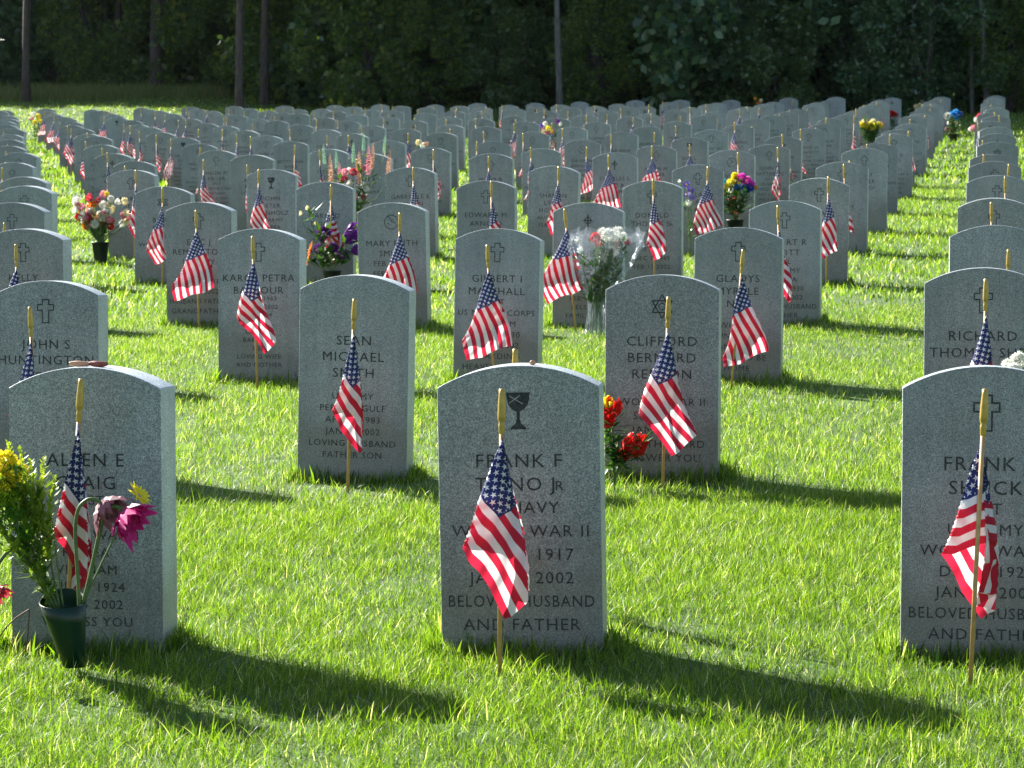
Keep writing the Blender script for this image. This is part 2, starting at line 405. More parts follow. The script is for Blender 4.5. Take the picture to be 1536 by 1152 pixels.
EMB = {k: emblem_mesh(k) for k in ('cross', 'chalice', 'star', 'celtic', 'wheel')}
EMB_TEXT = dict(cross='Latin cross', chalice='chalice', star='six pointed star', celtic='ringed cross', wheel='round seal')

_fc = bpy.data.curves.new('letters', 'FONT'); _fo = bpy.data.objects.new('letters', _fc); C.objects.link(_fo)
_fc.resolution_u = 2; _fc.fill_mode = 'FRONT'; _fc.space_character = 1.12; _fc.offset = 0.0
def text_raw(s):
    _fc.body = s; bpy.context.view_layer.update()
    dg = bpy.context.evaluated_depsgraph_get()
    me = bpy.data.meshes.new_from_object(_fo.evaluated_get(dg)); n = len(me.vertices)
    co = np.zeros(n * 3); me.vertices.foreach_get('co', co); co = co.reshape(-1, 3)
    fs = [tuple(p.vertices) for p in me.polygons]; bpy.data.meshes.remove(me); return co, fs
_h, _ = text_raw('H'); CAPU = _h[:, 1].max() - _h[:, 1].min()
TXT = {}
def text_mesh(lines):
    key = tuple(lines)
    if key in TXT: return TXT[key]
    vs_, fs = [], []; z = SH - 0.188; nbig = 0; stop = ('US ', 'WIFE', 'SGT', 'PVT', 'PV2', 'HM2', 'CPL', 'SFC', 'KOREA', 'S SGT', 'WORLD', 'VIETNAM')
    for l in lines[:3]:
        t = l.lstrip('*')
        if not t.strip() and nbig: break
        if t.startswith(stop) or any(ch.isdigit() for ch in t): break
        nbig += 1
    gap = 0.0465; rest = max(1, len(lines) - nbig); pitch = min(gap, (0.330 - gap * (nbig - 1)) / rest)
    for i, raw in enumerate(lines):
        s = raw.lstrip('*')
        if s.strip():
            big = i < nbig; small_tail = s.endswith(' Jr') or s.endswith(' Sr')
            cap = 0.0262 if big else min(0.0228, pitch * 0.52)
            if small_tail:
                co1, f1 = text_raw(s[:-1].upper()); co2, f2 = text_raw(s[-1].upper()); co2 = co2 * 0.74; co2[:, 0] += co1[:, 0].max() + 0.07 - co2[:, 0].min()
                co = np.concatenate([co1, co2]); f = f1 + [tuple(q + len(co1) for q in t) for t in f2]
            else: co, f = text_raw(s.upper())
            sc = cap / CAPU; w = (co[:, 0].max() - co[:, 0].min()) * sc
            sx = sc * min(1.06, 0.290 / w); x0 = (co[:, 0].max() + co[:, 0].min()) / 2
            b = len(vs_)
            for c in co: vs_.append(((c[0] - x0) * sx, FRONT, z - cap / 2 + c[1] * sc))
            fs += [tuple(k + b for k in t) for t in f]
        z -= gap if i < nbig - 1 else pitch
    me = bpy.data.meshes.new('inscription'); me.from_pydata(vs_, [], fs); me.update(); me.materials.append(M['engraving'])
    TXT[key] = me; return me

# (row, column) -> x centre of the face and y of the crown in the photo, emblem, writing
ST_DATA = {
 (0, -1): (139, 549, None, ['*ALLEN E', '*CRAIG', 'S SGT', '', 'WORLD WAR II', 'KOREA', 'VIETNAM', 'JUL 30 1924', 'JAN 5 2002', 'WE MISS YOU']),
 (0, 0): (788, 546, 'chalice', ['*FRANK F', '*TRINO Jr', 'US NAVY', 'WORLD WAR II', 'JUN 24 1917', 'JAN 17 2002', 'BELOVED HUSBAND', 'AND FATHER']),
 (0, 1): (1480, 549, 'cross', ['*FRANK J', '*SHUCK', 'SGT', 'US ARMY', 'WORLD WAR II', 'DEC 3 1921', 'JAN 18 2002', 'BELOVED HUSBAND', 'AND FATHER']),
 (1, -2): (74, 421, 'cross', ['JOHN S', 'HUNTINGTON', 'PV2', 'US ARMY', 'VIETNAM', 'MAY 4 1948', 'JAN 9 2002']),
 (1, -1): (532, 412, None, ['SEAN', 'MICHAEL', 'SMITH', '', 'US ARMY', 'PERSIAN GULF', 'APR 16 1983', 'JAN 12 2002', 'LOVING HUSBAND', 'FATHER SON']),
 (1, 0): (995, 412, 'star', ['*CLIFFORD', '*BERNARD', '*REMSON', '', 'WORLD WAR II', 'SEP 6 1918', 'JAN 8 2002', 'MAY THE LORD', 'ANSWER YOU']),
 (1, 1): (1476, 401, 'cross', ['RICHARD', 'THOMAS SHEA', 'HM2', 'US NAVY', 'VIETNAM']),
 (2, -3): (42, 343, 'cross', ['KELLY', 'DOYLE', 'US ARMY', 'KOREA']),
 (2, -2): (393, 343, 'cross', ['KAROL PETRA', 'BARBOUR', 'MAR 7 1963', 'JAN 14 2002', 'WIFE OF', '', 'LARRY L', 'BARBOUR', 'USA', 'LOVING WIFE', 'AND MOTHER']),
 (2, -1): (746, 343, 'cross', ['GILBERT I', 'MARSHALL', 'SGT', 'US MARINE CORPS', 'VIETNAM', 'MAY 2 1930', 'JAN 7 2002', 'GUARDING', 'HEAVENS GATE']),
 (2, 0): (1108, 341, 'cross', ['GLADYS', 'MYRTLE', 'NYE', '', 'WIFE OF', 'JUN 2 1920', 'JAN 3 2002', 'GOOD TO BE', 'HOME']),
 (2, 1): (1492, 338, None, ['HAROLD', 'BYRNE', 'US NAVY']),
 (3, -4): (22, 304, 'cross', ['DALE M', 'OWENS', 'US ARMY']),
 (3, -3): (303, 303, 'cross', ['ERIC J', 'REMINGTON', 'US NAVY', 'KOREA', 'APR 2 1931', 'JAN 3 2002', 'HUSBAND FATHER', 'GRANDFATHER']),
 (3, -2): (593, 304, 'wheel', ['MARY RUTH', 'SMITH', 'FEB 1 1931', 'FEB 8 2002', 'WIFE OF']),
 (3, -1): (883, 304, 'celtic', ['', 'PAUL N', 'SHORE', '', 'VIETNAM', 'AUG 2 1944', 'FEB 9 2002', 'BELOVED', 'FAMILY MAN']),
 (3, 0): (1179, 301, 'cross', ['ROBERT R', 'SCOTT', 'CPL', 'US ARMY', 'KOREA', 'JUN 9 1930', 'FEB 2 2002', 'LOVING HUSBAND', 'FATHER']),
 (3, 1): (1492, 297, 'cross', ['ALAN', 'PRICE', 'US ARMY']),
 (4, -4): (246, 280, 'star', ['BORIS', 'LEVIN', 'US ARMY', 'WORLD WAR II', 'FATHER']),
 (4, -3): (489, 273, None, ['HAROLD', 'DENNIS', 'WEST', 'US NAVY', 'KOREA']),
 (4, -2): (731, 271, 'cross', ['EDWARD M', 'ARNOLD', 'US NAVY', 'WORLD WAR II', 'MAR 1 1921']),
 (4, -1): (980, 271, 'cross', ['DONALD', 'THOMAS Sr', 'SFC', 'US ARMY', 'VIETNAM', 'DEC 7 1949', 'FEB 11 2002']),
 (4, 0): (1227, 267, 'cross', ['OLGA M', 'STONE', 'WIFE OF']),
 (4, 1): (1496, 263, 'cross', ['IVAN', 'HALE', 'US ARMY']),
 (5, -5): (201, 255, 'cross', ['MORRIS', 'DEAN', 'US ARMY']),
 (5, -4): (409, 254, 'chalice', ['JOHN', 'PETER', 'KERNHOLZ', 'US ARMY', 'KOREA']),
 (5, -3): (619, 251, 'cross', ['GABRIELLE E', 'WILSON', 'WIFE OF']),
 (5, -2): (830, 249, None, ['SHARON', 'LYNN', 'HOWELL', 'AUG 2 1950', 'FEB 3 2002']),
 (5, -1): (1047, 247, 'cross', ['WIELAND', 'A', 'US ARMY']),
 (5, 0): (1263, 243, 'cross', ['NEAL', 'BELL', 'US NAVY']),
 (6, -5): (380, 230, None, ['ALVIN', 'ROSE', 'US ARMY']),
 (6, -4): (555, 230, 'cross', ['LEE R', 'HILL', 'US ARMY']),
 (6, -3): (738, 226, 'cross', ['MADIE B', 'BAKER', 'WIFE OF']),
 (6, -2): (924, 225, 'celtic', ['CHARLES L', 'OTIS Jr', 'US ARMY']),
 (6, -1): (1098, 222, 'wheel', ['CLEVELAND', '', 'US ARMY', 'KOREA']),
 (6, 0): (1297, 218, 'cross', ['LILY S', 'PARKER', 'WIFE OF']),
}
FIRST = ['JAMES R', 'ANDREW', 'WILLIAM', 'BETTY ANN', 'JOHN D', 'RONALD', 'ROY L', 'HELEN M', 'GEORGE', 'DAVID W', 'STEWART', 'THOMAS']
LAST = ['JONES', 'DAVIS', 'MATTHEWS', 'WEBB', 'COLE', 'HUBBELL', 'BENNETT', 'HANSEN', 'KELLER', 'MOORE']
SVC = ['US ARMY', 'US NAVY', 'US AIR FORCE', 'US MARINE CORPS']
WAR = ['KOREA', 'VIETNAM', 'WORLD WAR II']
generic = [[random.choice(FIRST), random.choice(LAST), 'SGT', random.choice(SVC), random.choice(WAR), 'MAY 6 19%02d' % random.randint(17, 50), 'JAN 9 2002', 'BELOVED', 'HUSBAND'] for _ in range(14)]

NROWS = 19
stones = []       # dicts: row, col, obj, emblem, pos, top
for k in range(NROWS):
    rr = random.Random(100 + k)
    for c in range(-26, 3):
        base = B0 + DD * (LROW * k) + RD * (LCOL * c)
        jw = .02 + .003 * k; jit = (rr.uniform(-jw, jw), rr.uniform(-.03, .03)); base = base + RD * jit[0] + DD * jit[1]
        dz = rr.uniform(-0.016, 0.014); yawj = rad(rr.gauss(0, 1.5)); tl = rad(rr.gauss(0, 0.55)); tf = rad(rr.gauss(0, 0.7))
        em = rr.choices(['cross', None, 'star', 'chalice', 'celtic', 'wheel'], [60, 18, 3, 4, 5, 5])[0]
        tx = generic[rr.randrange(len(generic))]
        d = ST_DATA.get((k, c))
        g = gz(base.x, base.y); topz = g + 0.565 + dz
        if d:
            xc, yt, em, tx = d
            p = P(xc, yt, base.y); base.x = p.x
            # keep the stones standing on the lawn: follow the photo's crown height within reason
            topz = max(g + 0.515, min(g + 0.600, p.z))
        x, y, z = proj((base.x, base.y, topz))
        if (k, c) != (0, -2) and x < -330 * 6 / z * 1.2 - 60 or x > 1536 + 330 * 6 / z * 1.2 + 60: continue
        if (k, c) == (0, 2): continue
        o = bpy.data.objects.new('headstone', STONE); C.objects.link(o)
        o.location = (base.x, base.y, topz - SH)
        if k == 0 and c > -2: yawj, tl = (rad(-1), rad(2), rad(0.5))[c + 1], (rad(-.2), rad(-1.0), 0)[c + 1]
        o.rotation_euler = (tf, tl, -YAW * 0.85 + yawj)
        if em:
            mesh_obj('emblem', EMB[em], None, o)
            if em == 'chalice' and k < 7:
                mb = MB(); cz = SH - 0.090
                bar(mb, (-0.017, cz + 0.030), (0.010, cz + 0.014), 0.0018, FRONT - 0.0006); bar(mb, (-0.017, cz + 0.016), (0.004, cz + 0.031), 0.0018, FRONT - 0.0009)
                mb.build('crossed_lines', M['stone_pale'], o)
        if k < 14: mesh_obj('inscription', text_mesh(tx), None, o)
        stones.append(dict(k=k, c=c, o=o, em=em, p=Vector((base.x, base.y, g)), x=x, w=F * SW / z))
bpy.data.objects.remove(_fo)

ORD = ['first', 'second', 'third', 'fourth', 'fifth', 'sixth', 'seventh', 'eighth', 'ninth', 'tenth', 'eleventh', 'twelfth', 'thirteenth', 'fourteenth',
       'fifteenth', 'sixteenth', 'seventeenth', 'eighteenth', 'nineteenth', 'twentieth', 'twenty-first', 'twenty-second', 'twenty-third', 'twenty-fourth', 'twenty-fifth', 'twenty-sixth', 'twenty-seventh', 'twenty-eighth']
ROWN = ['front', 'second', 'third', 'fourth', 'fifth', 'sixth', 'seventh', 'eighth', 'ninth', 'tenth', 'eleventh', 'twelfth', 'thirteenth', 'fourteenth', 'fifteenth', 'sixteenth', 'seventeenth', 'eighteenth', 'rearmost']
SPECIAL = {(0, -1): 'weathered granite headstone with two small rolls lying on its crown, beside the green vase',
           (0, 0): 'granite headstone with a filled chalice and a pebble on top, in the front row',
           (0, 1): 'granite headstone cut off by the photo edge, cross emblem, in the front row',
           (1, 0): 'granite headstone with a six pointed star, red blossoms lying at its foot',
           (1, -1): 'granite headstone without emblem, Persian Gulf inscription, in the second row',
           (3, -1): 'granite headstone with a ringed cross behind the film wrapped bouquet',
           (3, -2): 'granite headstone with a round seal, standing in the fourth row',
           (5, -4): 'granite headstone with a small filled chalice, standing in the sixth row'}
for k in range(NROWS):
    row = sorted([s for s in stones if s['k'] == k], key=lambda s: s['x'])
    seen = [s for s in row if s['x'] + s['w'] / 2 > 0 and s['x'] - s['w'] / 2 < 1536]
    for s in row:
        if s in seen:
            i = seen.index(s)
            where = '%s from the left in the %s row' % (ORD[i], ROWN[k])
        else: where = 'beyond the %s edge of the photo, %s row' % ('left' if s['x'] < 700 else 'right', ROWN[k])
        lab = 'grey headstone%s, %s' % (' with ' + EMB_TEXT[s['em']] if s['em'] and k < 9 else '', where)
        s['where'] = where
        tag(s['o'], SPECIAL.get((k, s['c']), lab), 'headstone', 'granite headstones standing in straight rows')

# ------------------------------------------------------------------ stick flags
UN, VN = 0.305, 0.203
def cloth_mesh(phi, aL, aR, sgn=1, rip=1.0, seed=0, nu=40, nv=28):
    """A small flag hanging from its top hoist corner: cone-wise folds between the angles aL (left) and aR (right)."""
    rr = random.Random(seed); ph = rr.uniform(0, 6.28); ph2 = rr.uniform(0, 6.28)
    phi, aL, aR = rad(phi), rad(aL), rad(aR); span = aR - aL
    vs_, uvs = [], []
    for j in range(nv + 1):
        for i in range(nu + 1):
            u, v = UN * i / nu, VN * j / nv
            r = math.hypot(u, v); th = math.atan2(u, v) if r > 0 else 0.0      # 0 along the hoist, 90 deg along the top edge
            e = th - phi                                                     # <0 hoist layer, >0 face layer
            t = abs(e) / span; layer = 0 if e < 0 else 1
            tt = t % 2.0; fwd = tt <= 1.0
            if t <= 1.0: a = aL + span * t
            else:                                                            # the rest is gathered in narrow pleats at the right edge
                wp = rad(7.5); qq = (t - 1.0) * span / wp; tri = qq % 2.0; a = aR - wp * (tri if tri <= 1 else 2.0 - tri)
            # depth of each layer: rounded at the folds
            d0 = 1.0 if e < 0 else -1.0                                      # hoist layer lies behind
            if t > 1.0 and e > 0: d0 = 0.15
            sm = min(1.0, abs(e) / 0.10); sm = sm * sm * (3 - 2 * sm)
            d = d0 * sm
            if e > 0:
                s2 = max(0.0, min(1.0, (t - 1.0) / 0.18 + 0.5)); s2 = s2 * s2 * (3 - 2 * s2)
                d = (-1.0 * (1 - s2) + (0.1 + 0.22 * max(0.0, (t - 1.0) * span / rad(7.5))) * s2) * sm
            # soft pleats running down from the pinned corner
            g = math.sin(e * 9.0 + ph) * 0.45 + math.sin(e * 17 + ph2) * 0.15
            dep = sgn * (d * 0.045 * r + rip * g * 0.055 * r * min(1, r / 0.12)) + 0.012 * math.sin(r * 22 + ph) * (r / 0.3)
            a2 = a + 0.05 * rip * math.sin(r * 16 + ph2) * (r / 0.3)
            rr_ = r * (0.965 - 0.03 * abs(math.sin(e * 9 + ph)))
            dep += 0.0016 * math.sin(u * 130 + v * 70 + ph) * math.sin(v * 110 - u * 40 + ph2) + 0.0022 * math.sin(e * 40 + r * 30 + ph)
            vs_.append((rr_ * math.sin(a2), dep, -rr_ * math.cos(a2))); uvs.append((u / UN, v / VN))
    fs = [(j * (nu + 1) + i, j * (nu + 1) + i + 1, (j + 1) * (nu + 1) + i + 1, (j + 1) * (nu + 1) + i) for j in range(nv) for i in range(nu)]
    me = bpy.data.meshes.new('cloth'); me.from_pydata(vs_, [], fs); me.update()
    ul = me.uv_layers.new(name='UVMap')
    for lp in me.loops: ul.data[lp.index].uv = uvs[lp.vertex_index]
    me.polygons.foreach_set('use_smooth', [True] * len(me.polygons)); me.materials.append(M['flag']); return me

def dowel_mesh():
    mb = MB(); mb.tube([(0, 0, 0.555), (0, 0, 0)], 0.0045, 8); mb.tube([(0, 0, 0.0), (0, 0, -0.1)], 0.0045, 8); return mb.mesh('dowel', True)
def spear_mesh():
    mb = MB(); mb.lathe([(0.0048, -0.006), (0.0056, -0.004), (0.0056, 0.004), (0.0064, 0.007), (0.0060, 0.012), (0.0050, 0.015), (0.0074, 0.021), (0.0080, 0.028), (0.0074, 0.050), (0.0060, 0.070), (0.0056, 0.079), (0.0003, 0.080)], 12)
    return mb.mesh('spear_tip', True)
STAFF = dowel_mesh(); STAFF.materials.append(M['dowel']); SPEAR = spear_mesh(); SPEAR.materials.append(M['gold'])
# tip px/py, base px, phi, aL, aR, facing reversed
FL = {
 (0, -1): (122, 568, 93, 33, -15, 5, 1, 0.10), (0, 0): (753, 583, 749, 32, -21, 11, 1, 0.20), (0, 1): (1478, 583, 1458, 34, -19, 8, -1, 0.24),
 (1, -2): (45, 460, 55, 36, -16, 5, 1, .25), (1, -1): (532, 448, 521, 36, -15, 7, 1, .22), (1, 0): (1003, 445, 994, 38, -20, 13, 1, .2), (1, 1): (1479, 418, 1474, 40, -15, 9, 1, .2),
 (2, -3): (24, 366, 31, 40, -26, 12, 1, .2), (2, -2): (379, 354, 387, 32, -19, 13, 1, .2), (2, -1): (731, 367, 742, 46, -20, 19, 1, .2), (2, 0): (1115, 374, 1096, 52, -13, 19, 1, .2), (2, 1): (1513, 374, 1506, 40, -14, 14, 1, .2),
 (3, -4): (7, 334, 8, 40, -20, 18, 1, .2), (3, -3): (294, 315, 300, 48, -22, 21, 1, .2), (3, -2): (600, 319, 598, 48, -21, 19, 1, .2), (3, -1): (847, 313, 864, 48, -25, 21, 1, .2), (3, 0): (1167, 308, 1170, 38, -8, 12, 1, .2), (3, 1): (1487, 303, 1487, 40, -12, 10, 1, .2),
 (4, -4): (244, 281, 246, 46, -20, 4, 1, .2), (4, -3): (497, 277, 495, 36, -16, 14, -1, .2), (4, -2): (737, 268, 738, 46, -5, 17, 1, .2), (4, -1): (980, 267, 981, 42, -10, 14, 1, .2), (4, 0): (1243, 263, 1237, 46, -12, 13, 1, .2), (4, 1): (1508, 248, 1506, 46, -12, 12, 1, .2),
 (5, -5): (204, 239, 204, 42, -12, 8, 1, .2), (5, -4): (388, 254, 389, 46, -12, 15, 1, .2), (5, -3): (620, 250, 621, 40, -10, 14, 1, .2), (5, -2): (838, 250, 834, 44, -18, 8, 1, .2), (5, -1): (1062, 250, 1055, 46, -22, 18, 1, .2), (5, 0): (1266, 246, 1268, 40, -8, 8, 1, .2),
 (6, -2): (913, 224, 914, 48, -22, 22, 1, .2), (6, -3): (733, 226, 735, 42, -16, 12, 1, .2), (6, -1): (1107, 222, 1108, 40, -16, 4, -1, .2),
}
POOL = [cloth_mesh(*(a if len(a) == 4 else (*a, 1)), 0.6 + 0.25 * (i % 6), seed=i) for i, a in enumerate([(33, -24, 9), (55, -10, 24), (41, -13, 5), (30, -18, 16), (48, -17, 13), (37, -2, 12), (44, -26, 15), (50, -7, 10), (46, -20, 18), (34, -16, 6), (40, -22, 12), (50, -14, 20), (38, -6, 18), (44, -10, 9), (36, -18, 12, -1), (52, -24, 22), (42, -9, 14), (45, -4, 5)])]

def make_flag(tip, base, mesh, label, yaw=0.0, back=False):
    o = empty('stick_flag', base)
    ax = (tip - base); L = ax.length
    q = Vector((0, 0, 1)).rotation_difference(ax.normalized())
    o.rotation_mode = 'QUATERNION'; o.rotation_quaternion = q
    st = mesh_obj('staff', STAFF, None, o); st.scale = (1, 1, (L - 0.078) / 0.555)
    sp = mesh_obj('spear_tip', SPEAR, None, o, (0, 0, L - 0.080))
    cl = mesh_obj('cloth', mesh, None, o, (0.001, 0.012 if back else -0.0085, L - 0.088))
    # the cloth hangs plumb although the staff leans
    cl.rotation_mode = 'QUATERNION'; cl.rotation_quaternion = q.inverted() @ Matrix.Rotation(yaw, 3, 'Z').to_quaternion()
    tag(o, label, 'flag', 'small American flags on wooden sticks before the headstones')
    return o
SPF = {(0, -1): 'small American flag leaning beside the drooping pink gerberas', (0, 0): 'small American flag before the headstone with the big chalice',
       (0, 1): 'small American flag seen from its back, gold staff in front of the cloth',
       (1, 0): 'small American flag before the six pointed star headstone, second row', (3, -1): 'small American flag spread wide beside the film wrapped bouquet',
       (1, -1): 'narrow small American flag before the Persian Gulf headstone'}
nf = 0
for s in stones:
    k, c = s['k'], s['c']; rr = random.Random(k * 77 + c * 13 + 5)
    F_ = FL.get((k, c))
    if (k, c) == (0, -2): continue
    if F_:
        tx, ty, bx, phi, aL, aR, sg, dist = F_
        q = s['p'] - DD * (dist + 0.05)
        tip = P(tx, ty, q.y); b = P(bx, 700, q.y); base = Vector((b.x, q.y, gz(b.x, q.y) - 0.01))
        tip.z = max(base.z + 0.46, min(base.z + 0.60, tip.z))
        me = cloth_mesh(phi, aL, aR, sg, 1.0 if k > 0 else 0.8, seed=k * 9 + c, nu=56 if k < 3 else 36, nv=40 if k < 3 else 24)
        yaw = -0.1
    else:
        if rr.random() < (0.10 if k < 6 else 0.06) or (k, c) == (4, -5): continue
        q = s['p'] - DD * (0.2 + rr.uniform(0.0, 0.08)); off = rr.uniform(-0.11, 0.10)
        q = q + RD * off; base = Vector((q.x, q.y, gz(q.x, q.y) - 0.01))
        tip = base + Vector((rr.gauss(0, 0.012), rr.gauss(0, 0.012), 0.53 + rr.uniform(-0.03, 0.07)))
        me = rr.choice(POOL); yaw = rr.uniform(-0.9, 0.6)
    lab = 'American stick flag before the headstone ' + s['where']
    make_flag(tip, base, me, SPF.get((k, c), lab), yaw, bool(F_ and F_[6] < 0)); nf += 1
# the flag planted close behind the chalice stone: only its gold tip clears the crown
q = B0 + DD * 0.42; tp = P(773, 523, q.y)
make_flag(tp, Vector((tp.x + 0.004, q.y, gz(tp.x, q.y) - .01)), POOL[9], 'small American flag hidden behind the chalice headstone, only its gold tip showing', 0.1)

# ------------------------------------------------------------------ flowers
def flower_mesh(kind, col):
    mb = MB(); rr = random.Random(hash(kind) % 7 if False else len(kind))
    if kind == 'daisy':                      # opens towards +Z, radius 1
        for L, n, dz in ((1.0, 15, 0.10), (0.72, 12, 0.22)):
            for i in range(n):
                a = 2 * math.pi * (i + rr.random() * 0.4) / n; d = Vector((math.cos(a), math.sin(a), 0))
                mb.leaf(d * 0.12, d * L * rr.uniform(.88, 1.05) + Vector((0, 0, dz + rr.uniform(-.1, .12))), 0.30, fold=0.4)
    elif kind == 'droop':                    # a wilting gerbera: petals thrown forwards
        for L, n, sp in ((1.15, 14, 0.75), (1.0, 12, 0.5), (0.7, 10, 0.3)):
            for i in range(n):
                a = 2 * math.pi * (i + rr.random() * 0.5) / n; d = Vector((math.cos(a), math.sin(a), 0))
                m = d * (0.25 + 0.35 * sp) + Vector((0, 0, 0.25)); t = d * (sp * L * rr.uniform(.7, 1.15)) + Vector((0, 0, L * rr.uniform(.55, .95)))
                mb.leaf(d * 0.06, m + (t - m) * 0.3, 0.40, fold=0.5); mb.leaf(m * 0.7, t, 0.40, fold=0.6)
    elif kind == 'pom':                      # mum, carnation: a ball of small petals
        for i in range(110):
            z = 1 - 2 * (i + 0.5) / 110 * 0.78; a = i * 2.39996; r = math.sqrt(max(0, 1 - z * z)); d = Vector((r * math.cos(a), r * math.sin(a), z))
            s_ = d.cross(Vector((0.3, 0.2, 1))).normalized()
            mb.leaf(d * 0.45, d * rr.uniform(.88, 1.08) + s_ * rr.uniform(-.15, .15), 0.34, up=s_.cross(d) + s_ * .4, fold=0.5)
    elif kind == 'tulip':                    # cupped petals with ruffled rims
        for ring, (n, w) in enumerate(((6, .95), (5, .8))):
            for i in range(n):
                a = 2 * math.pi * i / n + ring * .5; ca, sa = math.cos(a), math.sin(a)
                vs_ = []; q = 5
                for j in range(q + 1):
                    t = j / q; rad_ = (0.15 + 0.75 * math.sin(t * 1.9)) * (1 - ring * .3); zz = -0.6 + 1.5 * t
                    for s_ in (-1, -.5, 0, .5, 1):
                        b = a + s_ * w * 0.62 * math.sin(min(1, t * 1.2 + .12) * 2.6 / 1.0) ; rj = rad_ * (1 + .07 * math.sin(s_ * 6 + i + 5 * t))
                        vs_.append((rj * math.cos(b), rj * math.sin(b), zz - 0.22 * s_ * s_ * t))
                mb.add(vs_, [(j * 5 + m, j * 5 + m + 1, (j + 1) * 5 + m + 1, (j + 1) * 5 + m) for j in range(q) for m in range(4)])
    elif kind == 'spike':                    # snapdragon: florets round an upright stem, height 6
        for i in range(46):
            t = i / 46; a = i * 2.4; r = 0.58 * (1 - t ** 3) + 0.14; p = Vector((math.cos(a) * r * .6, math.sin(a) * r * .6, 9 * t))
            for b in range(4):
                d = Vector((math.cos(a + b - 1.5), math.sin(a + b - 1.5), rr.uniform(-.3, .7))).normalized()
                mb.leaf(p * 1.0 - d * .1, p + d * r * 0.95, 0.75 * r, fold=0.5)
    me = mb.mesh(kind); me.materials.append(PM[col] if isinstance(col, str) else col); return me
FM = {}
def core_mesh():
    mb = MB(); mb.lathe([(0.02, 0.16), (0.2, 0.15), (0.28, 0.08), (0.26, 0.02), (0.1, -0.06)], 10); return mb.mesh('flower_centre', True)
CORE = {}
NAMEK = dict(daisy='daisy', droop='gerbera', pom='blossom', tulip='tulip_bloom', spike='flower_spike')
def flower(root, kind, col, pos, size, facing=(0, -0.6, 0.8), core=None, spin=None):
    if (kind, col) not in FM: FM[(kind, col)] = flower_mesh(kind, col)
    o = mesh_obj(NAMEK[kind], FM[(kind, col)], None, root, Vector(pos) - root.location)
    q = Vector((0, 0, 1)).rotation_difference(Vector(facing).normalized())
    o.rotation_mode = 'QUATERNION'; o.rotation_quaternion = q @ Matrix.Rotation(random.uniform(0, 6.28) if spin is None else spin, 3, 'Z').to_quaternion()
    o.scale = (size, size, size)
    if core:
        if core not in CORE: CORE[core] = core_mesh(); CORE[core].materials.append(PM[core])
        mesh_obj('flower_centre', CORE[core], None, o)
    return o

def bez(p, a, b, q, n=8):
    return [p * (1 - t) ** 3 + a * 3 * t * (1 - t) ** 2 + b * 3 * t * t * (1 - t) + q * t ** 3 for t in [i / n for i in range(n + 1)]]

def bouquet(name, label, base_px, Y, flowers, pot=None, pot_r=0.05, pot_h=0.13, leaves=60, leafmat='leaf', leaf_len=0.07, cat='flowers', spread=None, group=None):
    bx = P(base_px, 500, Y).x; gb = gz(bx, Y); root = empty(name, (bx, Y, gb)); sc = Y / F
    neck = Vector((0, 0, pot_h * 0.85 if pot else 0.05))
    if pot:
        mb = MB(); mb.lathe([(0.002, -0.02), (pot_r * .62, -0.02), (pot_r * 0.66, 0.0), (pot_r, pot_h), (pot_r * 1.07, pot_h), (pot_r * 1.07, pot_h + 0.006), (pot_r * .94, pot_h + .004), (pot_r * .90, pot_h * .8)], 20)
        mb.build('flower_pot', M[pot], root, None, True)
    smb = MB(); lmb = MB(); pts = []
    for i, (x, y, kind, col, sz) in enumerate(flowers):
        dy = random.uniform(-.05, .05) if spread is None else random.uniform(-spread, spread)
        p = P(x, y, Y + dy); d = Vector((p.x - bx, dy, p.z - (gb + neck.z)))
        f = Vector((d.x * 1.3, d.y - 0.05, abs(d.z) + 0.02)) if kind == 'spike' else Vector((d.x * 2.5, -0.10 + d.y, 0.09))
        if kind == 'spike': f = Vector((d.x * .35, 0, 1))
        flower(root, kind, col, p, sz * sc, f, 'yolk' if kind == 'daisy' else None)
        rel = p - root.location; pts.append(rel)
        smb.tube(bez(neck - Vector((0, 0, .04)), neck + Vector((0, 0, rel.z * .3)), rel - Vector((0, 0, rel.z * .3)), rel, 6), 0.0022, 5)
    for i in range(leaves):
        q = random.choice(pts); t = random.uniform(.25, .95); b = neck + (q - neck) * t + Vector((random.gauss(0, .012), random.gauss(0, .012), 0))
        d = Vector((random.gauss(0, 1), random.gauss(0, 1), random.uniform(-.2, 1))).normalized() * leaf_len * random.uniform(.6, 1.3)
        lmb.leaf(b, b + d, leaf_len * .34)
    smb.build('stems', M['stem'], root, None, True); lmb.build('leaves', M[leafmat], root)
    tag(root, label, cat, group); return root

def scatter(x0, x1, y0, y1, n, kinds, cols, s0, s1, seed):
    r = random.Random(seed); out = []
    for i in range(n):
        a = r.uniform(0, 6.28); q = math.sqrt((i + .5) / n)
        out.append(((x0 + x1) / 2 + (x1 - x0) / 2 * q * math.cos(a), (y0 + y1) / 2 + (y1 - y0) / 2 * q * math.sin(a), r.choice(kinds), r.choice(cols), r.uniform(s0, s1)))
    return out

